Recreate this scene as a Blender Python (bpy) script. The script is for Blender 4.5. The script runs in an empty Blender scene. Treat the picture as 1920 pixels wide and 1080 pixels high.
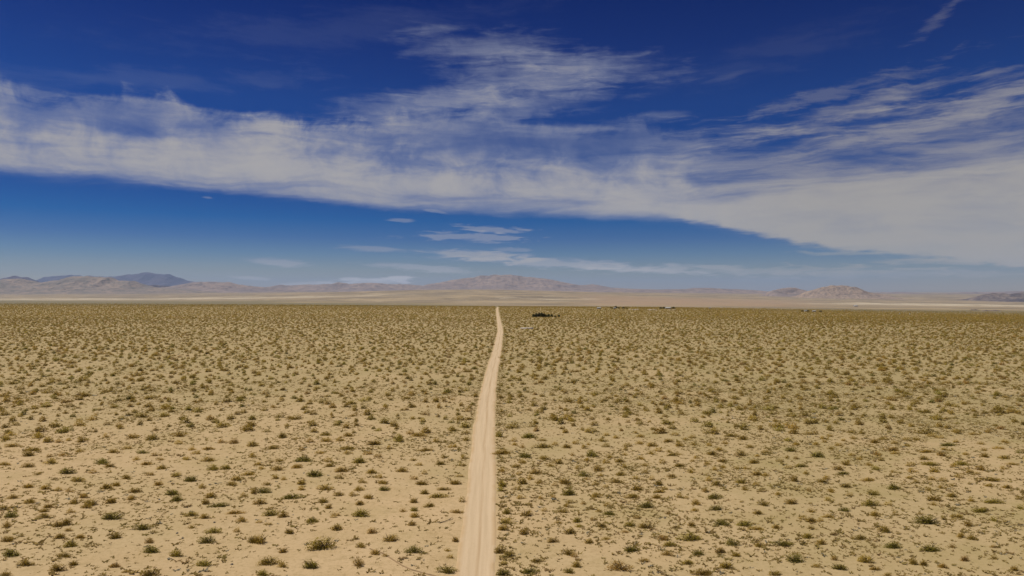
import bpy, math, random
import numpy as np
from mathutils import Vector, Matrix

random.seed(7)
rng = np.random.default_rng(11)
scene = bpy.context.scene
COL = scene.collection
R = math.radians

# ------------------------------------------------------------------ camera numbers
CAM_H = 30.0                       # metres above the sand
FPX = 1280.0                       # focal length in pixels of a 1920 px wide frame (24 mm on 36 mm)
HOR = 548.0                        # eye level row
PITCH = math.atan((HOR - 540.0) / FPX)
DZ_FAR = 60000.0

def ray(px, py):
    X = (px - 960.0) / FPX
    U = -(py - 540.0) / FPX
    return np.array([X, math.cos(PITCH) - math.sin(PITCH) * U, math.sin(PITCH) + math.cos(PITCH) * U])

def project(x, y, z):
    zz = z - CAM_H
    f = y * math.cos(PITCH) + zz * math.sin(PITCH)
    u = -y * math.sin(PITCH) + zz * math.cos(PITCH)
    f = np.maximum(f, 0.01)
    return 960 + FPX * x / f, 540 - FPX * u / f

# ------------------------------------------------------------------ numpy noise
def _hash(ix, iy, seed):
    n = (ix.astype(np.int64) * 374761393 + iy.astype(np.int64) * 668265263 + seed * 1442695041) & 0x7fffffff
    n = ((n ^ (n >> 13)) * 1274126177) & 0x7fffffff
    return ((n ^ (n >> 16)) & 0xffff) / 65535.0

def vnoise(x, y, seed=0):
    x = np.asarray(x, float); y = np.asarray(y, float)
    ix = np.floor(x); iy = np.floor(y)
    fx = x - ix; fy = y - iy
    fx = fx * fx * (3 - 2 * fx); fy = fy * fy * (3 - 2 * fy)
    a = _hash(ix, iy, seed); b = _hash(ix + 1, iy, seed)
    c = _hash(ix, iy + 1, seed); d = _hash(ix + 1, iy + 1, seed)
    return (a * (1 - fx) + b * fx) * (1 - fy) + (c * (1 - fx) + d * fx) * fy

def fbm(x, y, seed=0, octv=4, gain=0.5):
    s = 0; a = 1; t = 0
    for i in range(octv):
        s = s + a * vnoise(x * 2 ** i + 17.3 * i, y * 2 ** i + 9.1 * i, seed + i)
        t += a; a *= gain
    return s / t

def ridged(x, y, seed=0, octv=5, gain=0.55):
    s = 0; a = 1; t = 0
    for i in range(octv):
        s = s + a * (1 - np.abs(2 * vnoise(x * 2 ** i + 5.7 * i, y * 2 ** i + 3.3 * i, seed + i) - 1))
        t += a; a *= gain
    return s / t

def sstep(a, b, x):
    t = np.clip((np.asarray(x, float) - a) / (b - a), 0, 1)
    return t * t * (3 - 2 * t)

# ------------------------------------------------------------------ land heights (a real valley: plain, basin floor, fans)
_D = np.array([0, 300, 700, 1500, 2500, 4000, 6000, 9000, 11000, 13000, 18000, 24000, 60000.])
_UX = np.array([-200, 0, 480, 700, 930, 1250, 1500, 1920, 2200]) 
_U = (_UX - 960) / FPX
_Z = np.array([
    # 0 300 700 1500 2500 4000 6000 9000 11000 13000 18000 24000 60000
    [0, 0, 0,   0,  -9, -26, -47, -68, -60, -51,   2,  60, 120],
    [0, 0, 0,   0,  -9, -26, -47, -68, -60, -51,   2,  60, 120],
    [0, 0, 0,   0, -13, -31, -50, -47, -34, -21,  16,  60, 120],
    [0, 0, 0,  -1, -17, -37, -45, -8,  50,  60,  40,  60, 120],
    [0, 0, 0,  -2, -21, -44, -38,  28,  100,  96,  50,  60, 120],
    [0, 0, 0,  -4, -23, -45, -59, -47, -34, -21,  16,  50, 120],
    [0, 0, -.5,-11, -30, -54, -78, -90, -82, -71, -26,  11, 60],
    [0, 0, -1.5,-21, -40, -70,-106,-132,-124,-112, -54,  -7, 40],
    [0, 0, -2, -23, -42, -72,-110,-134,-126,-114, -56,  -7, 40],
], float)
_NU, _ND = 121, 500
_ug = np.linspace(_U[0], _U[-1], _NU)
_ld = np.linspace(math.log(50), math.log(60000), _ND)
_rows = np.array([np.interp(np.exp(_ld), _D, r) for r in _Z])           # by distance
_tab = np.array([np.interp(_ug, _U, _rows[:, j]) for j in range(_ND)]).T  # (u, d)
def _blur(a, ax, n):
    for _ in range(n):
        p = np.pad(a, [(2, 2) if i == ax else (0, 0) for i in range(2)], mode='edge')
        a = sum(np.take(p, range(k, k + a.shape[ax]), axis=ax) for k in range(5)) / 5
    return a
_tab = _blur(_blur(_tab, 0, 6), 1, 12)
_tab[:, np.exp(_ld) < 450] = 0

def height(x, y):
    x = np.asarray(x, float); y = np.asarray(y, float)
    d = np.clip(y, 51, 59000)
    u = np.clip(x / d, _ug[0] + 1e-6, _ug[-1] - 1e-6)
    fu = (u - _ug[0]) / (_ug[1] - _ug[0]); fd = (np.log(d) - _ld[0]) / (_ld[1] - _ld[0])
    iu = np.clip(fu.astype(int), 0, _NU - 2); idd = np.clip(fd.astype(int), 0, _ND - 2)
    fu = fu - iu; fd = fd - idd
    z = (_tab[iu, idd] * (1 - fu) + _tab[iu + 1, idd] * fu) * (1 - fd) + (_tab[iu, idd + 1] * (1 - fu) + _tab[iu + 1, idd + 1] * fu) * fd
    amp = sstep(2500, 9000, y)
    z = z + amp * (fbm(x / 1700, y / 2600, 40, 4) - 0.5) * 22
    return z

def ground_hit(px, py):
    r = ray(px, py)
    t = CAM_H / max(-r[2], 1e-4)
    for _ in range(25):
        z = float(height(r[0] * t, r[1] * t))
        t = 0.5 * t + 0.5 * (CAM_H - z) / max(-r[2], 1e-4)
    return r[0] * t, r[1] * t, float(height(r[0] * t, r[1] * t)), t

# ------------------------------------------------------------------ road centre line, metres
_rp = [(1080, 895), (1000, 900), (935, 902), (875, 903.5), (810, 906.5), (730, 915.5), (700, 921), (665, 930.5), (640, 935), (620, 938.5),
       (610, 936.8), (600, 935), (590, 933.2), (580, 932.2), (576, 933.2)]
_rd = []; _rx = []
for yy, xx in _rp:
    h = ground_hit(xx, yy); _rd.append(h[1]); _rx.append(h[0])
_rd = np.array([-400.0] + _rd + [1700, 2600, 60000]); _rx = np.array([_rx[0] * 1.0 - 0.9] + _rx + [_rx[-1] - 6, _rx[-1] - 30, _rx[-1] - 60])
_rdd = np.arange(-400, 3000, 4.0)
_rxx = np.interp(_rdd, _rd, _rx)
for _ in range(6):
    p = np.pad(_rxx, 3, mode='edge'); _rxx = sum(p[k:k + len(_rxx)] for k in range(7)) / 7
def road_x(d):
    return np.interp(d, _rdd, _rxx)

# ------------------------------------------------------------------ helpers
def tag(o, label=None, cat=None, group=None, kind=None):
    if label: o['label'] = label
    if cat: o['category'] = cat
    if group: o['group'] = group
    if kind: o['kind'] = kind
    return o

def np_mesh(name, v, f, mat=None, smooth=False, tint=None, attrs=None):
    """v (n,3), f (m,k) with one k"""
    v = np.ascontiguousarray(v, dtype=np.float32); f = np.ascontiguousarray(f, dtype=np.int32)
    me = bpy.data.meshes.new(name)
    me.vertices.add(len(v)); me.vertices.foreach_set('co', v.ravel())
    k = f.shape[1]
    me.loops.add(f.size); me.loops.foreach_set('vertex_index', f.ravel())
    me.polygons.add(len(f)); me.polygons.foreach_set('loop_start', np.arange(0, f.size, k, dtype=np.int32))
    try: me.polygons.foreach_set('loop_total', np.full(len(f), k, dtype=np.int32))
    except Exception: pass
    if smooth: me.polygons.foreach_set('use_smooth', np.ones(len(f), dtype=bool))
    if tint is not None:
        a = me.color_attributes.new('tint', 'FLOAT_COLOR', 'POINT')
        t = np.ones((len(v), 4), np.float32); t[:, :3] = tint
        a.data.foreach_set('color', t.ravel())
    for an, av in (attrs or {}).items():
        a = me.attributes.new(an, 'FLOAT', 'POINT'); a.data.foreach_set('value', np.ascontiguousarray(av, dtype=np.float32))
    me.update(calc_edges=True); me.validate()
    if mat: me.materials.append(mat)
    return me

def link(name, me, parent=None, loc=(0, 0, 0)):
    o = bpy.data.objects.new(name, me); COL.objects.link(o); o.location = loc
    if parent: o.parent = parent
    return o

class N:
    """small node-graph writer"""
    def __init__(s, tree): s.t = tree; s.n = tree.nodes; s.l = tree.links
    def put(s, sock, v):
        if v is None: return
        if hasattr(v, 'is_output') : s.l.new(v, sock)
        else: sock.default_value = v
    def m(s, op, a, b=None, c=None, clamp=False):
        n = s.n.new('ShaderNodeMath'); n.operation = op; n.use_clamp = clamp
        s.put(n.inputs[0], a); s.put(n.inputs[1], b)
        if c is not None: s.put(n.inputs[2], c)
        return n.outputs[0]
    def vm(s, op, a, b=None):
        n = s.n.new('ShaderNodeVectorMath'); n.operation = op
        s.put(n.inputs[0], a)
        if op == 'SCALE': s.put(n.inputs['Scale'], b)
        else: s.put(n.inputs[1], b)
        return n.outputs[1] if op in ('LENGTH', 'DISTANCE', 'DOT_PRODUCT') else n.outputs[0]
    def xyz(s, x=0.0, y=0.0, z=0.0):
        n = s.n.new('ShaderNodeCombineXYZ'); s.put(n.inputs[0], x); s.put(n.inputs[1], y); s.put(n.inputs[2], z); return n.outputs[0]
    def sep(s, v):
        n = s.n.new('ShaderNodeSeparateXYZ'); s.l.new(v, n.inputs[0]); return n.outputs
    def noise(s, vec, scale=1.0, detail=4.0, rough=0.5, dist=0.0, color=False):
        n = s.n.new('ShaderNodeTexNoise'); s.put(n.inputs['Vector'], vec); n.inputs['Scale'].default_value = scale
        n.inputs['Detail'].default_value = detail; n.inputs['Roughness'].default_value = rough; n.inputs['Distortion'].default_value = dist
        return n.outputs['Color'] if color else n.outputs['Fac']
    def ss(s, a, b, x, o0=0.0, o1=1.0, smooth=True):
        n = s.n.new('ShaderNodeMapRange'); n.interpolation_type = 'SMOOTHSTEP' if smooth else 'LINEAR'
        s.put(n.inputs['Value'], x); s.put(n.inputs['From Min'], a); s.put(n.inputs['From Max'], b)
        s.put(n.inputs['To Min'], o0); s.put(n.inputs['To Max'], o1); return n.outputs[0]
    def mix(s, f, a, b, mode='MIX'):
        n = s.n.new('ShaderNodeMix'); n.data_type = 'RGBA'; n.blend_type = mode; n.clamp_factor = True
        s.put(n.inputs[0], f)
        for i, v in ((6, a), (7, b)):
            if isinstance(v, tuple) and len(v) == 3: v = (*v, 1)
            s.put(n.inputs[i], v)
        return n.outputs[2]
    def mapping(s, vec, loc=(0, 0, 0), rot=(0, 0, 0), scale=(1, 1, 1), typ='POINT'):
        n = s.n.new('ShaderNodeMapping'); n.vector_type = typ; s.l.new(vec, n.inputs[0])
        n.inputs['Location'].default_value = loc; n.inputs['Rotation'].default_value = rot; n.inputs['Scale'].default_value = scale
        return n.outputs[0]
    def attr(s, name, out='Fac'):
        n = s.n.new('ShaderNodeAttribute'); n.attribute_name = name; return n.outputs[out]
    def curve(s, x, pts):
        n = s.n.new('ShaderNodeFloatCurve'); c = n.mapping.curves[0]; n.mapping.use_clip = False
        while len(c.points) > 2: c.points.remove(c.points[1])
        c.points[0].location = pts[0]; c.points[-1].location = pts[-1]
        for p in pts[1:-1]: c.points.new(*p)
        for p in c.points: p.handle_type = 'AUTO_CLAMPED'
        n.mapping.update(); s.put(n.inputs['Value'], x); return n.outputs[0]

def material(name):
    m = bpy.data.materials.new(name); m.use_nodes = True
    nt = m.node_tree; bs = nt.nodes['Principled BSDF']
    bs.inputs['Roughness'].default_value = 0.95
    bs.inputs['Specular IOR Level'].default_value = 0.1
    return m, N(nt), bs

# ------------------------------------------------------------------ materials
def sand_color(g, P, veg_amount=None):
    big = g.noise(P, 0.012, 3, 0.5)
    mid = g.noise(P, 0.16, 4, 0.6)
    fine = g.noise(P, 1.7, 5, 0.65)
    c = g.mix(g.ss(0.35, 0.65, big), SAND_A, SAND_B)
    c = g.mix(g.ss(0.40, 0.72, mid, 0, 0.55), c, SAND_C)
    c = g.mix(g.ss(0.47, 0.70, fine, 0, 0.62), c, SAND_D)
    c = g.mix(g.ss(0.52, 0.66, g.noise(P, 0.55, 5, 0.7, 0.4), 0, 0.45), c, SAND_D)
    c = g.mix(g.ss(0.55, 0.75, g.noise(P, 0.035, 4, 0.6), 0, 0.4), c, SAND_E)
    return c, fine, mid

SAND_E = (0.445, 0.285, 0.160)
SAND_A = (0.440, 0.302, 0.162); SAND_B = (0.395, 0.283, 0.148)
SAND_C = (0.37, 0.250, 0.120); SAND_D = (0.27, 0.185, 0.082)

def ground_material():
    m, g, bs = material('desert_floor')
    geo = g.n.new('ShaderNodeNewGeometry'); P = geo.outputs['Position']
    c, fine, mid = sand_color(g, P)
    # crumbs of litter and gravel
    lit = g.noise(P, 5.0, 3, 0.7)
    lmask = g.m('MULTIPLY', g.ss(0.56, 0.70, lit), g.ss(0.42, 0.62, mid, 0.25, 0.8))
    c = g.mix(lmask, c, (0.17, 0.115, 0.048))
    # dry grass tint, patchy, more of it to the east
    gr = g.m('MULTIPLY', g.ss(0.45, 0.70, g.noise(P, 0.06, 4, 0.6)), g.attr('grass'))
    c = g.mix(g.m('MULTIPLY', gr, 0.8), c, (0.24, 0.185, 0.062))
    # sparser bare sand farther out: more litter underfoot
    c = g.mix(g.m('MULTIPLY', g.attr('cover'), g.ss(0.3, 0.6, g.noise(P, 0.03, 4, 0.6), 0.62, 1.0)), c, (0.272, 0.205, 0.092))
    # far plain: brush too far to be told apart
    n2 = g.noise(P, 0.012, 5, 0.7)
    vegc = g.mix(g.ss(0.35, 0.65, n2), (0.185, 0.148, 0.080), (0.140, 0.115, 0.062))
    c = g.mix(g.attr('veg'), c, vegc)
    # basin floor and fans
    n3 = g.noise(P, 0.0011, 6, 0.65, 0.6)
    n4 = g.noise(P, 0.0042, 5, 0.65, 0.4)
    fan = g.mix(g.ss(0.38, 0.60, n3), (0.285, 0.212, 0.125), (0.180, 0.138, 0.088))
    fan = g.mix(g.ss(0.54, 0.68, n4, 0, 0.7), fan, (0.38, 0.30, 0.18))
    fan = g.mix(g.ss(0.46, 0.34, n4, 0, 0.6), fan, (0.15, 0.115, 0.072))
    fan = g.mix(g.m('MULTIPLY', g.attr('pink'), g.ss(0.3, 0.6, n4, 0.5, 1)), fan, (0.275, 0.188, 0.115))
    c = g.mix(g.attr('fan'), c, fan)
    pl = g.m('MULTIPLY', g.attr('playa'), g.ss(0.36, 0.60, n4, 0.10, 0.85))
    c = g.mix(pl, c, (0.47, 0.385, 0.265))
    g.put(bs.inputs['Base Color'], c)
    b = g.n.new('ShaderNodeBump'); b.inputs['Strength'].default_value = 0.5; b.inputs['Distance'].default_value = 0.12
    g.put(b.inputs['Height'], g.m('ADD', fine, g.m('MULTIPLY', lit, 0.6)))
    g.l.new(b.outputs[0], bs.inputs['Normal'])
    return m

def road_material():
    m, g, bs = material('packed_dirt')
    geo = g.n.new('ShaderNodeNewGeometry'); P = geo.outputs['Position']
    s = g.attr('across'); along = g.sep(P)[1]
    V = g.xyz(g.m('MULTIPLY', s, 1.6), g.m('MULTIPLY', along, 0.035), 0.0)
    w = g.noise(V, 1.0, 5, 0.6)
    f = g.noise(P, 2.2, 5, 0.65)
    f3 = g.noise(P, 0.25, 4, 0.6)
    c = g.mix(g.ss(0.35, 0.7, w), (0.468, 0.342, 0.208), (0.405, 0.292, 0.172))
    sw = g.m('ADD', s, g.m('MULTIPLY', g.m('SUBTRACT', g.noise(g.xyz(0.0, g.m('MULTIPLY', along, 0.02), 0.0), 1.0, 2), 0.5), 1.2))
    mid = g.m('SUBTRACT', 1.0, g.ss(0.10, 0.42, g.m('ABSOLUTE', g.m('ADD', sw, -0.25))))
    c = g.mix(g.m('MULTIPLY', mid, g.ss(0.38, 0.62, w, 0.15, 0.8)), c, (0.35, 0.235, 0.125))
    edge = g.ss(1.5, 2.15, g.m('ABSOLUTE', s))
    c = g.mix(g.m('MULTIPLY', edge, g.ss(0.35, 0.6, f3, 0.3, 0.95)), c, (0.39, 0.262, 0.135))
    c = g.mix(g.ss(0.5, 0.8, f, 0, 0.35), c, (0.37, 0.250, 0.130))
    g.put(bs.inputs['Base Color'], c)
    b = g.n.new('ShaderNodeBump'); b.inputs['Strength'].default_value = 0.4; b.inputs['Distance'].default_value = 0.06
    g.put(b.inputs['Height'], g.m('ADD', f, w)); g.l.new(b.outputs[0], bs.inputs['Normal'])
    return m

def leaf_material(name, source):
    m = bpy.data.materials.new(name); m.use_nodes = True
    nt = m.node_tree; nt.nodes.clear(); g = N(nt)
    out = g.n.new('ShaderNodeOutputMaterial')
    if source == 'object':
        oi = g.n.new('ShaderNodeObjectInfo'); base = oi.outputs['Color']
    else:
        base = g.attr('tint', 'Color')
    geo = g.n.new('ShaderNodeNewGeometry')
    c = g.mix(g.ss(0.3, 0.75, g.noise(geo.outputs['Position'], 2.5, 3, 0.6), 0, 0.45), base, (0.34, 0.25, 0.065))
    rnd = geo.outputs['Random Per Island']
    c = g.mix(g.ss(0.0, 1.0, rnd, 0.0, 0.5, False), c, g.mix(1.0, c, (0.70, 0.68, 0.66), 'MULTIPLY'))
    d = g.n.new('ShaderNodeBsdfDiffuse'); t = g.n.new('ShaderNodeBsdfTranslucent'); mx = g.n.new('ShaderNodeMixShader')
    g.put(d.inputs[0], c); g.put(t.inputs[0], c); mx.inputs[0].default_value = 0.48
    g.l.new(d.outputs[0], mx.inputs[1]); g.l.new(t.outputs[0], mx.inputs[2]); g.l.new(mx.outputs[0], out.inputs[0])
    return m

def plain(name, col, rough=0.9, var=0.2, scale=3.0):
    m, g, bs = material(name)
    tc = g.n.new('ShaderNodeTexCoord')
    n = g.noise(tc.outputs['Object'], scale, 4, 0.6)
    dark = tuple(x * (1 - var * 1.6) for x in col)
    g.put(bs.inputs['Base Color'], g.mix(g.ss(0.35, 0.7, n), col, dark)); bs.inputs['Roughness'].default_value = rough
    return m

def mountain_material(name, a, b, d, rock=0.0009):
    m, g, bs = material(name)
    geo = g.n.new('ShaderNodeNewGeometry'); P = geo.outputs['Position']
    n = g.noise(P, rock, 7, 0.62, 0.5); n2 = g.noise(P, rock * 6, 6, 0.7)
    c = g.mix(g.ss(0.38, 0.62, n), a, b)
    c = g.mix(g.ss(0.44, 0.62, n2, 0, 0.72), c, d)
    g.put(bs.inputs['Base Color'], c)
    bp = g.n.new('ShaderNodeBump'); bp.inputs['Strength'].default_value = 0.8; bp.inputs['Distance'].default_value = 60
    g.put(bp.inputs['Height'], n2); g.l.new(bp.outputs[0], bs.inputs['Normal'])
    return m

M_GROUND = ground_material(); M_ROAD = road_material()
M_LEAF = leaf_material('shrub_leaves', 'object'); M_BRUSH = leaf_material('brush_leaves', 'tint')
M_STEM = plain('grey_brown_twig', (0.16, 0.115, 0.07)); M_DEAD = plain('dead_wood', (0.10, 0.072, 0.05))
M_WHITE = plain('white_wall_paint', (0.44, 0.42, 0.385), 0.7, 0.06); M_TANW = plain('tan_wall_paint', (0.5, 0.42, 0.32), 0.8, 0.1)
M_ROOF = plain('grey_roofing', (0.30, 0.27, 0.25), 0.8, 0.15); M_ROOFW = plain('pale_roofing', (0.40, 0.38, 0.35), 0.6, 0.08)
M_GLASS = plain('dark_window_glass', (0.03, 0.035, 0.04), 0.15, 0.1); M_DOOR = plain('brown_door', (0.16, 0.10, 0.06))
M_SLAB = plain('whitewashed_concrete', (0.52, 0.44, 0.37), 0.9, 0.1, 0.6); M_TRUNK = plain('tree_bark', (0.11, 0.085, 0.06))
M_SOIL = plain('dark_brown_soil', (0.27, 0.175, 0.090), 0.95, 0.2, 1.0)  # darker and browner than the sand around the rut
M_METAL = plain('white_tank_metal', (0.5, 0.49, 0.46), 0.4, 0.05)

# ------------------------------------------------------------------ ground sheet
def build_ground():
    ys = [-60000, -30000, -15000, -7000, -3000, -1500, -800] + list(np.arange(-400, 400, 10.0))
    y = 400.0
    while y < 60000: ys.append(y); y *= 1.018
    ys.append(60000)
    ys = np.array(ys)
    ss = [0, 0.7, 1.4, 2.1, 2.8, 4, 6, 9]
    s = 12.0
    while s < 60000: ss.append(s); s *= 1.05
    ss.append(62000)
    ss = np.array(ss); ss = np.concatenate([-ss[:0:-1], ss])
    S, Y = np.meshgrid(ss, ys)
    X = road_x(Y) + S
    Z = height(X, Y)
    X = X + 0 * Z
    v = np.stack([X, Y, Z], -1).reshape(-1, 3)
    nx = len(ss); ny = len(ys)
    i = (np.arange(ny - 1)[:, None] * nx + np.arange(nx - 1)[None]).ravel()
    f = np.stack([i, i + 1, i + nx + 1, i + nx], -1)
    x, yv = v[:, 0], v[:, 1]
    u = np.clip(x / np.maximum(yv, 1), -0.9, 0.9)
    wob = 1 + 0.25 * (fbm(x / 500, yv / 900, 3, 4) - 0.5)
    dveg = np.interp(u, [-0.9, -0.75, -0.4, -0.1, 0, 0.3, 0.5, 0.75], [8000, 7600, 6000, 3400, 2500, 2200, 2300, 2700]) * wob
    dv = yv / dveg + 0.9 * (fbm(x / 260, yv / 520, 55, 4) - 0.5)
    veg = sstep(1300, 2100, yv) * (1 - sstep(0.75, 1.45, dv))
    fan = sstep(0.75, 1.3, dv) * (yv > 1500)
    pl = sstep(7600, 8600, yv * wob) * (1 - sstep(8900, 9900, yv * wob)) * (1 - sstep(-0.30, -0.10, u))
    pr = sstep(6000, 6500, yv * wob) * (1 - sstep(7800, 8500, yv * wob)) * sstep(0.36, 0.55, u)
    pc = (vnoise(x / 420, yv / 260, 77) > 0.80) * sstep(5000, 5600, yv) * (1 - sstep(8000, 8600, yv)) * (1 - sstep(0.05, 0.16, np.abs(u + 0.0))) * 0.8
    playa = np.clip(pl + pr + pc, 0, 1)
    pink = sstep(0.06, 0.16, u) * (1 - sstep(0.36, 0.5, u)) * sstep(3000, 4200, yv) * (1 - sstep(8000, 10500, yv))
    cover = (0.22 + 0.70 * sstep(62, 260, yv + 50 * np.clip(u * 2, -0.3, 1))) * (1 - 0.75 * np.exp(-((x + 9) / 11.0) ** 2) * (1 - sstep(85, 125, yv)) * (yv > 0)) * (0.85 + 0.15 * sstep(-0.2, 0.5, u))
    grass = np.clip(0.35 + 0.75 * sstep(-0.05, 0.45, x / np.maximum(yv, 60)) * sstep(60, 110, yv), 0, 1)
    me = np_mesh('ground', v, f, M_GROUND, True, attrs=dict(veg=veg, fan=fan, playa=playa, pink=pink, grass=grass, cover=cover))
    return tag(link('ground', me), kind='structure')
build_ground()

def build_road():
    d = np.array([y for y in np.concatenate([np.arange(-400, 400, 10.0), 400 * 1.018 ** np.arange(0, 74)])])
    # finer rows between the ground's rows stay on the same straight edges
    dd = np.concatenate([np.linspace(a, b, 8, endpoint=False) for a, b in zip(d[:-1], d[1:])])
    sc = np.array([-2.5, -2.25, -2.0, -1.4, -0.7, 0, 0.7, 1.4, 2.0, 2.25, 2.5])
    rows = []; across = []
    base_x = np.interp(dd, d, road_x(d))
    for k, (yy, bx) in enumerate(zip(dd, base_x)):
        j = np.searchsorted(d, yy, 'right') - 1
        t = (yy - d[j]) / (d[min(j + 1, len(d) - 1)] - d[j]) if j + 1 < len(d) else 0
        wl = 1.02 + 0.17 * (fbm(np.array([yy / 9.0]), np.array([1.0]), 5, 4)[0] - 0.5) * 2
        wr = 1.0 + 0.14 * (fbm(np.array([yy / 9.0]), np.array([8.0]), 6, 4)[0] - 0.5) * 2
        narrow = np.interp(yy, [70, 150, 500, 700, 900], [0.93, 1.0, 0.95, 0.85, 0.75])
        for s in sc:
            w = (wl if s < 0 else wr) * narrow
            xx = bx + s * w
            z0 = float(height(road_x(d[j]) + s * w, d[j])); z1 = float(height(road_x(d[min(j + 1, len(d) - 1)]) + s * w, d[min(j + 1, len(d) - 1)]))
            z = z0 * (1 - t) + z1 * t
            a = abs(s)
            lift = 0.03 if a < 1.9 else (0.05 if a < 2.1 else (0.035 if a < 2.4 else -0.08))
            if 1.1 < a < 1.6: lift -= 0.012
            rows.append((xx, yy, z + lift)); across.append(s)
    v = np.array(rows); n = len(sc)
    i = (np.arange(len(dd) - 1)[:, None] * n + np.arange(n - 1)[None]).ravel()
    f = np.stack([i, i + 1, i + n + 1, i + n], -1)
    return tag(link('dirt_road', np_mesh('dirt_road', v, f, M_ROAD, True, attrs=dict(across=np.array(across)))), kind='structure')
build_road()

# ------------------------------------------------------------------ mountains
def mountain(name, sky, d0, depth, mat, base_y=None, seed=1, rough=0.34, nx=None, foot=0.55):
    """a range whose crest stands at distance d0, built as a height field with real depth; sky = crest seen as (px, row)"""
    sky = np.array(sky, float)
    x = (sky[:, 0] - 960) / FPX * d0
    zc = CAM_H + (HOR - sky[:, 1]) / FPX * d0
    nx = nx or int(np.clip((x[-1] - x[0]) / d0 * FPX / 1.2, 40, 520)); ny = 70
    xs = np.linspace(x[0], x[-1], nx)
    crest = np.interp(xs, x, zc)
    ts = np.linspace(-1, 1, ny)
    Xg, T = np.meshgrid(xs, ts)
    Yg = d0 + T * depth * (1 + 0.0 * T)
    H0 = height(Xg, Yg)
    C = np.broadcast_to(crest, Xg.shape)
    side = np.minimum(np.arange(nx), np.arange(nx)[::-1]) / (0.05 * nx)
    prof = (1 - np.abs(T) ** 1.25)
    prof = prof * foot + (1 - foot) * (np.exp(-(T * 2.6) ** 2))
    L = depth * 0.55
    rd = ridged(Xg / L + 3.1 * seed, Yg / L, seed, 6)
    env = np.clip(1 - np.abs(T), 0, 1)
    g = prof * (1 - rough * (1 - rd) * 2.2 * np.clip(np.abs(T) * 3.2, 0.12, 1))
    jag = (ridged(Xg / (L * .22), Yg / (L * .22), seed + 30, 4) - 0.6) * 0.20 * np.clip(env * 2, 0, 1)
    lift = np.maximum(C - H0, 0)
    edge = np.clip(side, 0, 1)[None]
    Z = H0 - 8 + (lift + 8) * np.clip(g + jag * 0.6, 0, 1.1) * (edge * 0.999 + 0.001)
    Z = np.where(np.abs(T) > 0.985, H0 - 30, Z)
    v = np.stack([Xg, Yg, Z], -1).reshape(-1, 3)
    i = (np.arange(ny - 1)[:, None] * nx + np.arange(nx - 1)[None]).ravel()
    f = np.stack([i, i + 1, i + nx + 1, i + nx], -1)
    return tag(link(name, np_mesh(name, v, f, mat, True)), kind='structure')

MT_BLUE = mountain_material('forested_rock_haze_tint', (0.125, 0.108, 0.128), (0.100, 0.090, 0.112), (0.075, 0.070, 0.085))  # bluish tint puts part of the distance haze into the rock colour
MT_TAN = mountain_material('bare_brown_rock', (0.29, 0.215, 0.155), (0.210, 0.168, 0.128), (0.115, 0.102, 0.078), 0.0016)
MT_MAUVE = mountain_material('mauve_rock', (0.270, 0.202, 0.160), (0.210, 0.164, 0.142), (0.130, 0.106, 0.095))
MT_DARK = mountain_material('dark_rock_cloud_shade', (0.105, 0.085, 0.082), (0.22, 0.17, 0.135), (0.075, 0.062, 0.064), 0.0022)  # dark rock; its colour also paints cloud shadow on the eastern hill
MT_PINK = mountain_material('pale_granite', (0.35, 0.255, 0.180), (0.28, 0.205, 0.150), (0.17, 0.135, 0.11), 0.0034)

mountain('mountain_range', [(40, 540), (72, 526), (87, 519), (112, 517), (135, 513.5), (150, 515.5), (175, 515.5), (200, 518.5), (217, 518), (235, 515), (252, 512.5), (275, 510), (285, 511),
          (300, 514), (318, 514), (335, 520), (350, 525.5), (363, 528), (400, 530), (440, 536), (500, 540)], 34000, 4200, MT_BLUE, seed=2)
mountain('mountain_range', [(-120, 530), (-60, 519), (0, 524), (10, 520), (28, 515.5), (50, 519), (66, 525.5), (74, 529), (95, 533), (130, 540)], 21000, 2400, MT_BLUE, seed=3)
mountain('mountain_range', [(-160, 540), (-90, 526), (-20, 531), (15, 522.5), (40, 522), (60, 526), (75, 530), (100, 526), (120, 524), (140, 518), (165, 518), (190, 519), (207, 519), (218, 525), (250, 526),
          (262, 531), (275, 538), (290, 540), (330, 540), (370, 545), (420, 549)], 18500, 2600, MT_TAN, seed=4, foot=0.7)
mountain('mountain_range', [(230, 545), (262, 541), (275, 539), (312, 538.5), (335, 534), (362, 529), (390, 527.5), (430, 529), (450, 533.5), (480, 537), (520, 541), (560, 545)], 20500, 2000, MT_MAUVE, seed=5)
mountain('dark_mesa_hill', [(262, 541), (272, 534.5), (290, 534.2), (312, 535.5), (330, 537.5), (350, 541)], 22500, 500, MT_DARK, seed=6)
mountain('mountain_range', [(440, 543), (480, 538.5), (505, 537.5), (525, 533.5), (545, 534.5), (575, 533), (600, 533), (625, 531.5), (635, 529), (655, 531.5), (680, 530.5), (705, 530), (730, 532.5), (765, 532),
          (790, 535), (830, 538), (880, 544)], 24000, 2600, MT_MAUVE, seed=7)
mountain('mountain_range', [(770, 541), (792, 535), (805, 532), (825, 530), (843, 526), (867, 522), (890, 518.5), (905, 515.5), (930, 514.5), (960, 514.5), (980, 518.5), (1005, 520.5), (1030, 523.5), (1050, 527), (1070, 531),
          (1085, 534), (1100, 533.5), (1112, 532.5), (1125, 535), (1145, 539), (1170, 540.5), (1200, 541.5), (1240, 543), (1282, 546)], 22500, 3400, MT_MAUVE, seed=8)
mountain('low_ridge', [(1130, 548), (1180, 543), (1283, 542), (1300, 540), (1320, 539.5), (1340, 540), (1355, 541), (1390, 542), (1440, 546), (1480, 549)], 20000, 1500, MT_MAUVE, seed=9)
mountain('rocky_hill', [(1435, 549), (1450, 544), (1462, 541.5), (1478, 539), (1490, 539), (1502, 542), (1512, 545), (1530, 549)], 14500, 700, MT_MAUVE, seed=10)
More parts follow.
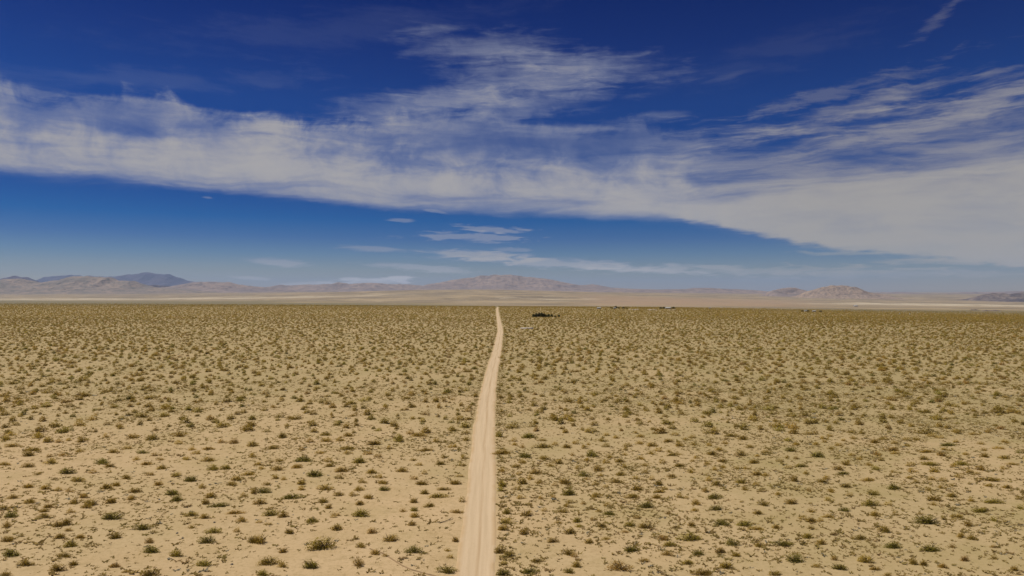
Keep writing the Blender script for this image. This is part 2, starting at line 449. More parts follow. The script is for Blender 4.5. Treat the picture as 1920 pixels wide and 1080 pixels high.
mountain('rocky_hill', [(1500, 552), (1518, 545), (1532, 541), (1545, 537.5), (1558, 535), (1575, 534.5), (1590, 535.5), (1604, 538), (1618, 544), (1632, 548), (1650, 550), (1670, 554)], 13000, 900, MT_PINK, seed=11)
mountain('low_ridge', [(1610, 551), (1650, 548.5), (1675, 548), (1682, 547), (1700, 548), (1740, 550.5), (1790, 549), (1810, 547.5), (1850, 547.5), (1900, 546), (2050, 542), (2200, 546)], 22000, 1500, MT_MAUVE, seed=12)
mountain('dark_hill', [(1825, 560), (1838, 554), (1850, 551), (1862, 549), (1880, 549.5), (1892, 551.5), (1910, 548.5), (1940, 547), (2000, 549), (2060, 556)], 11500, 700, MT_DARK, seed=13, foot=0.8)  # dark colour paints in a cloud shadow lying on this hill
mountain('dark_hill', [(1770, 554), (1775, 551.6), (1780, 550.6), (1785, 551.8), (1790, 554)], 20500, 90, MT_DARK, seed=14)
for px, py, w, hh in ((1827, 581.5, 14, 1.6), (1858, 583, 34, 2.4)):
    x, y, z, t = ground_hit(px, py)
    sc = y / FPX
    mountain('dark_hill', [(px - w * .6, HOR + (CAM_H - z) / y * FPX), (px - w * .4, py - hh * .8), (px - w * .1, py - hh * .75), (px + w * .15, py - hh), (px + w * .4, py - hh * .7), (px + w * .6, HOR + (CAM_H - z) / y * FPX)], y, 60, MT_DARK, seed=15 + int(px), nx=40)

# ------------------------------------------------------------------ shrubs
def leaf_cloud(seed, n, size, lobes=5, up=0.35, spread=0.5):
    """unit crown: x,y in +-0.5, z 0..1; loose leaf clumps in several uneven lobes; returns quads"""
    r = np.random.default_rng(seed)
    lc = []
    for k in range(lobes):
        a = r.uniform(0, 2 * np.pi); q = r.uniform(0.0, 0.30) * (k > 0)
        rad = r.uniform(0.15, 0.27) if k else 0.30
        hz = r.uniform(0.45, 0.85) if k else r.uniform(0.75, 0.95)
        lc.append((math.cos(a) * q, math.sin(a) * q, rad, hz))
    lc = np.array(lc); w = lc[:, 2] ** 2 * lc[:, 3]; w /= w.sum()
    ki = r.choice(lobes, n, p=w)
    th = r.uniform(0, 2 * np.pi, n); cz = r.uniform(0.0, 1.0, n)
    rr = r.uniform(0.15, 1.0, n) ** 0.45 * r.normal(1.0, 0.10, n)
    sn = np.sqrt(1 - cz ** 2)
    c = np.stack([lc[ki, 0] + rr * sn * np.cos(th) * lc[ki, 2], lc[ki, 1] + rr * sn * np.sin(th) * lc[ki, 2], np.maximum(0.03, rr * cz * lc[ki, 3])], -1)
    # a few tall wispy shoots
    m = r.random(n) < 0.10
    c[m, 2] *= r.uniform(1.0, 1.22, m.sum()); c[m, :2] *= r.uniform(1.0, 1.18, (m.sum(), 1))
    nrm = np.stack([sn * np.cos(th), sn * np.sin(th), cz + up], -1) + r.normal(0, 0.65, (n, 3))
    nrm /= np.linalg.norm(nrm, axis=1)[:, None]
    t = np.cross(nrm, r.normal(0, 1, (n, 3))); t /= np.linalg.norm(t, axis=1)[:, None] + 1e-9
    b = np.cross(nrm, t)
    L = size * r.uniform(0.55, 1.3, (n, 1)); W = L * r.uniform(0.35, 0.75, (n, 1))
    sq = np.array([1, 1, 1.6])
    v = np.stack([c - t * L * sq * .5, c + b * W * sq * .5, c + t * L * sq * .5, c - b * W * sq * .5], 1).reshape(-1, 3)
    v[:, 2] = np.maximum(v[:, 2], 0.005)
    f = np.arange(n * 4).reshape(n, 4)
    return v, f

def stem_mesh(seed, n=9):
    r = np.random.default_rng(seed); V = []; F = []
    for k in range(n):
        a = r.uniform(0, 2 * np.pi); q = r.uniform(0.16, 0.40); h = r.uniform(0.45, 0.9)
        pts = [np.array([math.cos(a) * q * s * (0.7 + .3 * s), math.sin(a) * q * s * (0.7 + .3 * s), h * s]) for s in (0, 0.4, 0.75, 1)]
        pts[0][:2] += r.normal(0, 0.02, 2)
        pts[1] += r.normal(0, 0.02, 3)
        rad = [0.020, 0.015, 0.010, 0.004]
        b0 = len(V)
        for p, q2 in zip(pts, rad):
            for j in range(4):
                an = j * math.pi / 2
                V.append((p[0] + math.cos(an) * q2, p[1] + math.sin(an) * q2, max(0, p[2])))
        for i in range(3):
            for j in range(4):
                F.append((b0 + i * 4 + j, b0 + i * 4 + (j + 1) % 4, b0 + i * 4 + 4 + (j + 1) % 4, b0 + i * 4 + 4 + j))
    return np.array(V), np.array(F)

TONES = {'': (0.385, 0.280, 0.062), 'o': (0.41, 0.320, 0.076), 'g': (0.310, 0.268, 0.052), 'dg': (0.215, 0.198, 0.042),
         'd': (0.310, 0.228, 0.050), 'b': (0.385, 0.270, 0.090), 'y': (0.43, 0.36, 0.08)}
TONE_WORD = {'': 'olive brown', 'o': 'pale olive', 'g': 'green', 'dg': 'dark green', 'd': 'dark olive', 'b': 'dry brown', 'y': 'yellowish'}

# shrubs read off the photograph: x, y, width, height (quarter pixels inside a tile), tone
T1 = """75,18,70,28,o 35,50,60,35,o 280,30,70,45,o 365,60,70,50,o 440,70,60,25,b 515,60,40,20, 615,55,60,50,d 790,30,40,35, 985,35,90,32, 1140,42,110,45,d 1340,18,95,35,d 1340,80,70,28,
1660,72,60,30,b 1755,70,50,45,b 1890,90,70,50,o 110,100,90,30, 210,165,100,42,d 250,128,80,35,d 600,140,90,22, 845,145,80,30, 960,118,65,25, 1065,150,80,28,dg 1440,125,55,30, 1475,155,70,28, 1560,125,100,22,
1160,170,60,25,b 470,168,60,28,b 370,180,50,22,b 1890,178,50,35, 35,238,85,28, 380,222,75,42,o 228,250,80,38,d 755,222,125,42,dg 825,252,85,28,d 1025,200,60,28, 1095,238,90,26, 1200,205,45,20,b 1215,265,80,32,
1400,200,75,25,o 1560,205,85,38,d 1590,270,85,42,g 1685,265,85,38,g 275,313,48,28,d 510,295,150,45,dg 580,358,100,38,d 700,298,60,28,b 945,338,65,35, 1130,315,70,28,b 1310,320,60,40,o 1430,352,130,50,dg
1765,350,80,35, 1730,390,90,28, 1860,312,80,32, 210,405,100,35, 345,418,75,32, 440,432,60,30, 515,442,60,25,b 795,410,90,45,d 870,392,70,32, 1030,440,85,35,d 1185,388,65,35, 1290,452,110,50,dg 1325,500,95,48,dg
1515,408,45,38, 1580,475,95,45, 1825,475,55,35, 1905,440,50,50,d 100,488,75,32, 225,518,95,38, 560,522,75,40,d 630,480,60,38, 825,518,80,45,d 690,530,110,50,d 650,555,70,40,d 985,495,75,35, 1545,525,50,45,d
1615,548,145,34,dg 30,570,70,35,d 365,555,80,35, 330,590,80,28, 525,595,60,35, 78,622,110,48,dg 335,632,105,35,d 850,632,165,60,dg 1435,615,80,40,o 1540,635,85,35, 1770,602,110,32, 1815,660,75,38, 45,700,60,45,
435,695,90,42,d 500,675,75,60,d 515,735,80,22,b 1060,712,140,48,dg 1440,710,60,30, 1605,738,100,50,g 1780,735,45,40, 45,805,95,45,d 455,782,95,42,d 605,785,90,32, 865,780,100,50,d 1570,808,110,62,dg 1890,808,70,60,d
532,838,110,55,g 1115,818,65,40,b 1130,882,150,60,dg 75,910,160,65,dg 480,920,90,45,d 1320,912,130,55,g 188,985,110,52,d 440,1020,140,60,d 550,985,80,40,d 865,1000,90,35,b 1540,985,125,50,g 1145,1055,130,65,d 940,1048,60,20, 40,1070,90,30,d"""
T2 = """195,28,65,50,d 525,15,100,25,d 690,22,90,28, 405,65,60,35,b 520,62,80,28, 625,58,60,28, 885,82,130,36,d 1065,50,75,65,g 1225,20,90,35, 1355,65,75,28, 1580,52,60,35,d 1580,6,70,16,d 1480,105,70,28, 135,115,80,32,d
345,128,50,25,b 475,155,75,25, 690,120,100,30,d 685,155,60,25, 845,158,70,28,b 1000,118,40,30, 920,178,60,30,b 1275,132,90,25,d 1410,182,45,38,d 1560,190,50,30,d 360,203,160,42,dg 168,213,70,30,d 20,238,50,28, 45,270,50,25,
165,275,85,35,d 310,258,90,32, 545,212,70,28, 555,250,85,28,d 775,215,120,45,g 660,282,95,42,d 865,298,85,32, 1175,208,50,22, 1228,242,50,25, 1380,235,80,28,d 1550,247,45,28,d 435,315,145,55,dg 145,338,60,35, 210,350,50,25,
625,335,55,38,d 930,333,45,35, 1097,283,70,42, 1265,305,40,30, 1190,345,60,28,b 1530,330,60,18, 795,372,65,28,d 75,388,65,32,d 340,378,70,40, 340,423,65,32, 515,418,105,45, 960,378,85,28,d 963,425,75,40,dg 775,425,55,40,
1240,382,115,35,d 1497,380,100,35,d 1425,427,95,25, 50,440,110,45,dg 275,483,140,48,dg 620,465,60,38,d 725,467,55,35, 850,486,75,35, 1265,452,75,35,d 1370,477,120,42,o 1185,515,70,42, 30,522,75,48,d 502,515,90,40,d
545,560,60,38, 778,535,75,36,d 1297,547,65,38,d 1547,508,42,45,d 105,610,130,48,g 205,620,60,50,d 1105,588,60,28,b 1188,580,70,35,g 1190,625,80,40,o 1505,597,85,30, 790,610,145,60,g 605,618,80,25,b 585,635,50,18,
422,660,105,42,g 1172,690,75,30,b 97,690,70,20, 25,675,50,18, 605,720,100,48,d 250,745,80,45,d 880,742,60,48,b 992,798,105,58,d 35,808,100,70,d 520,838,195,100,g 780,852,80,38,o 205,890,75,40, 1185,880,115,65,dg
1495,805,50,45,b 900,903,70,40, 970,925,40,25, 100,968,135,75,d 200,1000,65,40, 410,995,135,70,dg 765,975,65,75,b 1425,1032,140,60,dg 50,1060,110,45,g 1460,935,50,30, 1440,885,60,25,"""
T2R = """1030,20,50,45,g 1040,150,110,40,d 1050,285,55,30, 1045,390,60,50,g 1035,430,50,35,g 1080,600,70,40,g 1070,670,80,40,y 1060,720,85,45,o 1040,885,75,60,d 1090,912,65,52,d 1060,985,60,30,o 1060,1055,115,52,dg"""
T3 = """130,28,130,38,dg 18,60,40,30, 18,92,45,25, 230,60,75,20,d 230,105,115,38,d 80,108,40,25,b 325,90,45,25, 410,108,75,30,d 480,80,45,30, 540,115,38,32, 575,90,30,20, 710,20,60,20, 680,62,60,28,d 780,40,50,25, 708,102,65,28,d
870,98,65,28,d 955,82,65,30, 1060,95,65,35, 960,30,70,28, 1180,65,85,25,d 1225,18,65,22, 1250,95,65,35, 1310,55,60,20, 1355,35,55,25, 1365,90,55,25, 1480,98,45,22, 1645,25,85,25,d 1730,45,80,35,d 1785,110,60,30,d 1600,80,45,25,
850,127,40,25, 1100,135,55,30, 1550,130,60,30, 105,178,100,35,dg 250,197,95,25, 455,168,35,25,b 590,165,90,50,dg 565,210,45,25, 735,182,60,32,d 850,168,45,18, 1045,155,65,28,d 1180,145,45,20, 1215,168,105,22,d 1500,162,80,30,d
1715,163,65,42,d 1840,178,40,20, 1900,148,55,22, 75,225,60,28, 345,225,65,38, 292,248,65,28,d 30,255,65,32,d 700,225,50,28, 810,215,75,30,d 970,193,55,32, 1130,223,45,32, 1380,192,35,22, 1355,215,30,18, 1580,215,85,25,d
1815,222,85,32,d 1470,235,40,25, 495,268,50,28, 640,275,75,45,b 845,256,45,32,d 1000,248,70,22, 1260,250,105,25,d 1520,278,45,25, 1690,270,50,20, 1755,272,40,22, 1590,262,40,20, 195,300,80,35,d 55,312,40,18, 545,318,85,42,dg
565,352,30,20,b 670,325,35,25, 820,312,60,40,d 1003,298,52,36,d 1345,293,60,35,d 1562,315,40,18, 1830,312,90,35,d 1900,322,60,25, 140,342,55,38, 930,345,80,25, 1050,348,35,32, 1195,330,80,28,d 70,370,80,55,d 200,375,55,30,
400,372,80,45,d 325,395,45,25,b 780,368,90,35,d 627,388,50,30,d 1100,382,70,45,d 1475,355,55,35, 1535,385,80,40,d 1720,370,95,40,o 1835,393,50,25, 710,408,45,22, 42,423,65,32,d 935,422,115,38,d 1105,445,85,25, 1150,425,45,20,
1750,425,50,32, 425,455,125,50,dg 635,477,65,35, 900,480,95,38,d 1085,487,85,28, 1255,480,60,35,d 1308,492,40,18, 1450,440,60,25,b 1525,482,95,50,dg 62,490,60,32, 310,488,45,28,b 215,495,35,30,b 438,525,75,28,d 418,553,60,28,d
720,546,55,32,d 535,535,40,25,b 1005,550,145,48,dg 1375,530,70,40, 1515,570,100,42,dg 1880,535,70,40,d 100,610,75,50,d 245,585,40,28, 372,592,75,30,d 650,592,50,28, 730,608,95,30,dg 1370,585,65,30, 1170,605,45,30,b 1845,605,85,35,d
490,660,80,40,g 500,702,60,30,y 345,678,60,22, 605,655,40,28,b 940,640,50,28,b 675,703,80,35,d 885,692,95,40,g 1022,705,110,48,d 1345,690,70,38, 1565,682,135,45,dg 1745,688,150,38,g 1830,722,100,28, 90,750,80,50,d 428,745,95,50,d
320,812,80,40,d 572,820,70,40, 710,798,80,20, 845,748,60,22,b 1125,795,75,40,b 1335,790,150,65,g 1185,840,100,40,g 1655,830,95,55,dg 1860,845,60,45, 890,875,135,55,dg 415,900,90,50,d 470,925,50,35,b 1165,910,70,40,b 1395,905,105,45,dg
1555,890,90,45,d 1680,920,70,35,o 195,963,85,35,d 980,962,70,32, 485,995,80,50,o 1320,980,110,35,o 140,1040,110,55,dg 425,1042,90,42,g 810,1010,160,75,b 1615,1000,110,60,d 1420,1050,130,60,d"""
T4 = """305,10,75,25,d 155,60,65,32,g 210,92,50,22, 415,45,45,22, 425,72,50,18, 360,90,50,25, 465,28,45,20, 530,95,50,25, 475,120,60,25,d 570,62,40,20, 640,45,40,22, 800,70,85,28,d 870,52,70,22,d 950,80,60,22, 1045,55,55,25,d 1045,100,40,22,
1115,52,65,25,d 1230,25,70,25, 1290,40,60,20, 1345,95,155,22,dg 1415,72,55,22, 1320,128,50,18, 1190,145,140,18, 1545,15,80,20, 1600,85,60,20, 1620,132,45,22, 1735,120,90,20, 1780,70,60,25, 1890,150,65,28,dg 170,132,90,35,dg
363,170,105,48,dg 95,215,55,22,d 140,190,28,20, 210,195,30,25,b 630,170,45,22, 685,200,45,22, 825,165,50,35,b 955,155,75,25, 930,130,90,30,b 850,208,60,20,d 1165,197,80,28,d 1230,240,150,25,g 1300,165,70,40,b 1485,165,50,25,
1625,175,60,38,d 1775,190,85,30, 1440,235,110,35,g 1390,252,50,22, 155,265,55,25, 265,252,90,28,g 285,308,45,28, 580,235,60,38, 522,270,62,38,d 560,308,115,22,dg 760,243,50,25, 805,272,65,32,g 940,298,40,20, 1070,245,65,30,
1080,290,60,32, 1240,290,75,30, 1590,270,50,45, 1515,297,70,30, 1570,312,60,18, 1770,270,50,25, 1830,240,100,20, 200,352,60,48,d 440,342,50,35, 415,368,90,28,d 750,357,90,30, 575,402,85,35,d 310,435,35,30,b 1065,342,65,25,
1110,375,80,22,d 1230,350,60,25, 1320,358,55,25,d 1440,332,55,35, 1660,355,140,28,d 935,410,115,45,dg 1660,402,65,28, 1795,412,75,30, 1205,430,50,28, 1300,415,50,28, 1390,400,40,22, 75,465,45,35, 785,460,90,35,g 615,470,50,25,
475,440,60,30, 450,505,60,32,o 1255,500,100,38,d 1245,540,60,25, 1525,512,45,35, 1700,520,165,28,g 1380,475,90,35,o 1885,495,60,28,d 180,525,105,38,d 765,530,110,60,g 905,538,60,30,o 558,580,75,35,dg 1895,565,60,35,g 1600,588,140,30,g
800,615,75,40, 955,615,40,32, 325,590,65,30, 325,662,85,42,d 265,645,60,30, 395,660,45,30, 450,630,75,30,o 1195,662,205,65,dg 1695,655,55,38,g 1505,690,65,45,d 1415,630,80,28, 60,712,65,35, 325,715,60,32,d 865,728,75,55,d
1450,775,60,40, 1535,795,70,35,d 690,790,90,45,d 100,835,135,45,dg 400,828,90,40, 300,780,90,40,o 935,852,140,50,dg 1210,872,190,50,dg 1385,855,60,35,b 1690,860,60,25,b 195,950,130,70,dg 740,955,120,65,o 495,950,50,35,b
535,1012,130,50,dg 1090,975,70,50,d 1165,985,75,40,d 1475,952,75,42,b 1700,940,60,35, 1850,1025,70,40, 1310,1005,70,35, 810,1025,90,25, 360,1005,60,30, 40,1060,90,40,o 900,1068,80,25,"""
SH = []
for txt, ox in ((T1, 0), (T2, 480), (T2R, 680), (T3, 960), (T4, 1440)):
    for w in txt.split():
        a = w.split(',')
        SH.append([ox + float(a[0]) / 4, 810 + float(a[1]) / 4, float(a[2]) / 4, float(a[3]) / 4, a[4]])
SH.sort(key=lambda s: -s[2] * s[3])

SHRUB_W = 1.46
def shrub_dims(s):
    px, py, w, h, tone = s
    x, y, z, t = ground_hit(px, py + h * 0.30)
    w = w + 3.0; h = h + 1.6
    k = t / FPX
    W = w * k * 1.02; hh = h * k
    H = max(0.22, min(0.60 * hh, 0.55 * W))
    dep = max(0.40 * W, min(1.05 * W, (hh - 0.93 * H) / max(CAM_H / t, 0.1) * 0.9))
    return x, y, z, W, dep, H

VAR = 12
FOLI = []; STEM = []
for k in range(VAR):
    v, f = leaf_cloud(100 + k, 820, 0.062, lobes=3 + k % 5)
    FOLI.append(np_mesh('shrub_foliage', v, f, M_LEAF))
    v, f = stem_mesh(300 + k); STEM.append(np_mesh('shrub_stems', v, f, M_STEM))

ORD = ['nearest', 'second', 'third', 'fourth', 'fifth', 'sixth', 'seventh', 'eighth', 'ninth', 'tenth', 'eleventh', 'twelfth', 'thirteenth', 'fourteenth', 'fifteenth', 'sixteenth', 'seventeenth', 'eighteenth', 'nineteenth',
       'twentieth', 'twenty-first', 'twenty-second', 'twenty-third', 'twenty-fourth', 'twenty-fifth', 'twenty-sixth', 'twenty-seventh', 'twenty-eighth', 'twenty-ninth', 'thirtieth', 'thirty-first', 'thirty-second', 'thirty-third', 'thirty-fourth', 'thirty-fifth']
NBIG = 298
big = SH[:NBIG]; rest = SH[NBIG:]
edges = [1047, 1022, 997, 972, 947, 922, 897, 872, 847, 822, 0]
rows = {}
for i, s in enumerate(big):
    r = next(k for k, e in enumerate(edges) if s[1] >= e)
    side = 'left' if s[0] < 905 else 'right'
    rows.setdefault((r, side), []).append(i)
LABEL = {}
ROWW = ['front', 'second', 'third', 'fourth', 'fifth', 'sixth', 'seventh', 'eighth', 'ninth', 'tenth', 'eleventh']
for (r, side), ids in rows.items():
    ids.sort(key=lambda i: abs(big[i][0] - 905))
    for n, i in enumerate(ids):
        px, py, w, h, tone = big[i]
        size = 'large' if w * h > 340 else ('medium' if w * h > 190 else 'small')
        q = w / h
        shape = 'long low' if q > 3.6 else ('wide' if q > 2.5 else ('tall narrow' if q < 1.35 else 'rounded'))
        where = 'in the front row' if r == 0 else f'in {ROWW[r]} row back'
        LABEL[i] = f'{size} {shape} {TONE_WORD[tone]} shrub, {ORD[n]} {side} of the road {where}'
SPECIAL = {}
def special(px, py, label):
    i = min(range(len(big)), key=lambda i: (big[i][0] - px) ** 2 + (big[i][1] - py) ** 2)
    SPECIAL[i] = label
special(480 + 520 / 4, 810 + 838 / 4, 'largest green shrub left of the road, broad mound on bare sand')
special(1440 + 1195 / 4, 810 + 662 / 4, 'darkest green shrub, a wide solid mound at far right of the sand')
special(960 + 810 / 4, 810 + 1010 / 4, 'big brown leggy shrub right of the road near the bottom edge')
special(480 + 1425 / 4, 810 + 1032 / 4, 'dark green shrub closest to the left edge of the road, at bottom')
special(680 + 1060 / 4, 810 + 1055 / 4, 'dark green shrub touching the right edge of the road, at bottom')
special(480 + 1185 / 4, 810 + 880 / 4, 'round dark green shrub alone on bare sand beside the fallen branch')
special(480 + 992 / 4, 810 + 798 / 4, 'dark olive shrub with dry twigs at the head of the curved rut')
special(75 / 4, 810 + 910 / 4, 'large dark green shrub touching the left edge of the photo, low on the sand')
for i, s in enumerate(big):
    x, y, z, W, dep, H = shrub_dims(s)
    o = link('desert_shrub', FOLI[i % VAR], loc=(x, y, z - 0.01))
    rz = random.choice((0, math.pi)) + random.uniform(-0.25, 0.25)
    o.rotation_euler = (0, 0, rz); o.scale = (W * SHRUB_W, dep * SHRUB_W, H * 1.60)
    c = TONES[s[4]]; j = random.uniform(0.85, 1.15)
    o.color = (min(0.6, c[0] * j * 1.20), c[1] * j * 1.06 * random.uniform(0.95, 1.05), c[2] * j * 0.75, 1)
    tag(o, SPECIAL.get(i, LABEL[i]), 'shrub', 'desert shrubs on the sand by the road')
    st = link('stems', STEM[i % VAR], o)

# ------------------------------------------------------------------ the rest of the brush: one mass to the horizon
def scatter_mesh(protos, pos, rot, scl, tint):
    """merge copies of prototypes (lists of (v,f)) in numpy"""
    V = []; F = []; C = []; off = 0
    which = rng.integers(0, len(protos), len(pos))
    for k, (pv, pf) in enumerate(protos):
        idx = np.where(which == k)[0]
        if not len(idx): continue
        c, s = np.cos(rot[idx]), np.sin(rot[idx])
        p = pv[None] * scl[idx][:, None, :]
        x = p[..., 0] * c[:, None] - p[..., 1] * s[:, None] + pos[idx, 0][:, None]
        y = p[..., 0] * s[:, None] + p[..., 1] * c[:, None] + pos[idx, 1][:, None]
        z = p[..., 2] + pos[idx, 2][:, None]
        V.append(np.stack([x, y, z], -1).reshape(-1, 3))
        n = len(pv)
        F.append((pf[None] + (np.arange(len(idx)) * n)[:, None, None]).reshape(-1, pf.shape[1]) + off)
        C.append(np.repeat(tint[idx], n, axis=0)); off += n * len(idx)
    return np.concatenate(V), np.concatenate(F), np.concatenate(C)

def tints(n, x, y, keys, probs):
    base = np.array([TONES[k] for k in keys])[rng.choice(len(keys), n, p=probs)]
    return base * np.array([1.02, 0.93, 0.85]) * rng.uniform(0.8, 1.2, (n, 1)) * rng.uniform(0.95, 1.05, (n, 3))

def brush_points(y0, y1, cell, keep):
    pts = []
    ys = np.arange(y0, y1, cell)
    for yy in ys:
        half = 0.86 * yy + 25
        xs = np.arange(-half, half, cell)
        px = xs + rng.uniform(-0.62, 0.62, len(xs)) * cell; py = yy + rng.uniform(-0.62, 0.62, len(xs)) * cell
        m = rng.random(len(xs)) < keep * (0.75 + 0.5 * vnoise(px / 60, py / 60, 9))
        pts.append(np.stack([px[m], py[m]], -1))
    p = np.concatenate(pts)
    p = p[rng.random(len(p)) < 1 - 0.93 * sstep(1000, 2400, p[:, 1])]
    off = np.abs(p[:, 0] - road_x(p[:, 1]))
    return p[off > 3.0]

parts = []
for (y0, y1, cell, nl, ls) in ((20, 360, 4.35, 240, 0.105), (360, 800, 4.35, 56, 0.20), (800, 1500, 4.4, 14, 0.36), (1500, 2600, 5.2, 7, 0.50)):
    p = brush_points(y0, y1, cell, 0.86)
    z = height(p[:, 0], p[:, 1])
    qx, qy = project(p[:, 0], p[:, 1], z)
    inside = (qx > -8) & (qx < 1928) & (qy > 814) & (p[:, 1] > 0)
    p = p[~inside]; z = z[~inside]
    n = len(p)
    W = np.clip(np.exp(rng.normal(math.log(2.35), 0.36, n)), 0.9, 4.2)
    el = np.exp(rng.normal(0, 0.22, n))
    scl = np.stack([W * el, W / el, np.clip(W * rng.uniform(0.34, 0.54, n), 0.35, 1.7)], -1)
    protos = [leaf_cloud(500 + k + nl, nl, ls, lobes=2 + k % 4) for k in range(8)]
    parts.append(scatter_mesh(protos, np.column_stack([p, z - 0.02]), rng.uniform(-0.6, 0.6, n), scl,
                              tints(n, p[:, 0], p[:, 1], ['', 'o', 'g', 'd', 'dg', 'b'], [0.38, 0.16, 0.08, 0.24, 0.04, 0.10])))
# the smaller shrubs of the near ground keep the places they have in the photograph
px = []; sc = []; ti = []
for s in rest:
    x, y, z, W, dep, H = shrub_dims(s)
    px.append((x, y, z - 0.02)); sc.append((W * SHRUB_W, dep * SHRUB_W, H * 1.60)); ti.append(np.array(TONES[s[4]]) * np.array([1.18, 1.05, 0.78]) * random.uniform(0.85, 1.15))
parts.append(scatter_mesh([leaf_cloud(700 + k, 260, 0.09, lobes=2 + k % 4) for k in range(6)], np.array(px), rng.uniform(-0.3, 0.3, len(px)), np.array(sc), np.array(ti)))
off = 0; V = []; F = []; C = []
for v, f, c in parts:
    V.append(v); F.append(f + off); C.append(c); off += len(v)
tag(link('distant_brush', np_mesh('distant_brush', np.concatenate(V), np.concatenate(F), M_BRUSH, tint=np.concatenate(C))), 'olive brown scrub covering the plain out to the valley', 'scrub', kind='stuff')

# low tufts and litter between the shrubs
def tuft(seed, n=11):
    r = np.random.default_rng(seed); V = []
    for k in range(n):
        a = r.uniform(0, 2 * np.pi); q = abs(r.normal(0, 0.22)); h = r.uniform(0.35, 1.0); w = r.uniform(0.09, 0.2)
        cx, cy = math.cos(a) * q, math.sin(a) * q; a2 = r.uniform(0, np.pi); dx, dy = math.cos(a2) * w, math.sin(a2) * w
        tx, ty = cx + math.cos(a) * 0.35 * h, cy + math.sin(a) * 0.35 * h
        V += [(cx - dx, cy - dy, 0), (cx + dx, cy + dy, 0), (tx + dx * .5, ty + dy * .5, h), (tx - dx * .5, ty - dy * .5, h)]
    return np.array(V), np.arange(n * 4).reshape(n, 4)
TV = []; TF = []; TC = []; toff = 0
for (t0, t1, NT, nb, wm) in ((40, 230, 140000, 8, 0.36), (230, 520, 130000, 5, 0.55), (520, 1000, 190000, 3, 0.75)):
    ty = np.sqrt(t0 ** 2 + (t1 ** 2 - t0 ** 2) * rng.random(NT))
    txx = rng.uniform(-1, 1, NT) * (0.82 * ty + 12)
    keep = rng.random(NT) < (0.30 + 0.9 * sstep(0.42, 0.66, fbm(txx / 9, ty / 9, 21, 3))) * (0.55 + 0.5 * sstep(-0.3, 0.5, txx / ty))
    so = txx - road_x(ty)
    keep &= (np.abs(so) > 2.6) & ~((so < 0) & (so > -30) & (ty > 66) & (ty < 108) & (rng.random(NT) < 0.65 * sstep(-30, -18, so))) & ~((so < 0) & (so > -4.2) & (ty < 150) & (rng.random(NT) < 0.8))
    txx, ty = txx[keep], ty[keep]; n = len(txx)
    if t0 == 40:
        vy = np.concatenate([60 + 520 * rng.random(2300) ** 1.4, 120 + 460 * rng.random(1200)]); vx = road_x(vy) + np.concatenate([2.5 + np.abs(rng.normal(0, 1.3, 2300)), -2.7 - np.abs(rng.normal(0, 0.9, 1200))])
        txx = np.concatenate([txx, vx]); ty = np.concatenate([ty, vy]); n = len(txx)
    W = np.clip(np.exp(rng.normal(math.log(wm), 0.42, n)), 0.12, 1.3)
    scl = np.stack([W * rng.uniform(0.9, 1.6, n), W, W * rng.uniform(0.20, 0.38, n)], -1)
    tt = np.array([(0.32, 0.222, 0.082), (0.35, 0.262, 0.090), (0.275, 0.198, 0.065), (0.34, 0.225, 0.105), (0.30, 0.28, 0.22)])[rng.choice(5, n, p=[.38, .22, .22, .14, .04])] * rng.uniform(.85, 1.15, (n, 1))
    v, f, c = scatter_mesh([tuft(800 + k, nb) for k in range(8)], np.column_stack([txx, ty, height(txx, ty) - 0.005]), rng.uniform(-.4, .4, n), scl, tt)
    TV.append(v); TF.append(f + toff); TC.append(c); toff += len(v)
v, f, c = np.concatenate(TV), np.concatenate(TF), np.concatenate(TC)
tag(link('dry_grass_tufts', np_mesh('dry_grass_tufts', v, f, M_BRUSH, tint=c)), 'small dry tufts dotted over the sand between shrubs', 'grass', kind='stuff')

# pale grey clumps among the tufts, lower left
greys = [(1135, 760, 'upper left of the group'), (1330, 760, 'upper right of the group'), (1370, 798, 'lowest of the group'), (1740, 995, 'alone near the bottom edge'), (1195, 508, 'farthest back, between two olive shrubs'), (1610, 680, 'right of the group under a green shrub')]
for k, (cx, cy, wh) in enumerate(greys):
    x, y, z, t = ground_hit(cx / 4, 810 + cy / 4)
    o = link('grey_saltbush', FOLI[(k * 5) % VAR], loc=(x, y, z - 0.01)); o.scale = (0.62, 0.5, 0.24); o.rotation_euler = (0, 0, k * 1.3)
    o.color = (0.25, 0.245, 0.25, 1)
    tag(o, f'small pale grey clump left of the road, {wh}', 'shrub', 'pale grey clumps at lower left')

# ------------------------------------------------------------------ fallen branch and rut near the road
def tube(pts, rads, sides=6):
    V = []; F = []
    for i, (p, r) in enumerate(zip(pts, rads)):
        p = Vector(p); d = (Vector(pts[min(i + 1, len(pts) - 1)]) - Vector(pts[max(i - 1, 0)])).normalized()
        a = d.cross(Vector((0, 0, 1)))
        a = a.normalized() if a.length > 1e-3 else Vector((1, 0, 0)); b = d.cross(a)
        for j in range(sides):
            t = 2 * math.pi * j / sides
            V.append(p + a * math.cos(t) * r + b * math.sin(t) * r)
    for i in range(len(pts) - 1):
        for j in range(sides):
            F.append((i * sides + j, i * sides + (j + 1) % sides, (i + 1) * sides + (j + 1) % sides, (i + 1) * sides + j))
    return np.array([tuple(v) for v in V]), np.array(F)
def join(ms):
    V = []; F = []; o = 0
    for v, f in ms: V.append(v); F.append(f + o); o += len(v)
    return np.concatenate(V), np.concatenate(F)
bp = [ground_hit(826, 980.5), ground_hit(833, 979.2), ground_hit(841, 976.5), ground_hit(850, 973)]
br = [Vector((p[0], p[1], p[2] + hz)) for p, hz in zip(bp, (0.06, 0.10, 0.12, 0.05))]
b0 = br[0]
main = tube([p - b0 for p in br], [0.055, 0.045, 0.03, 0.012])
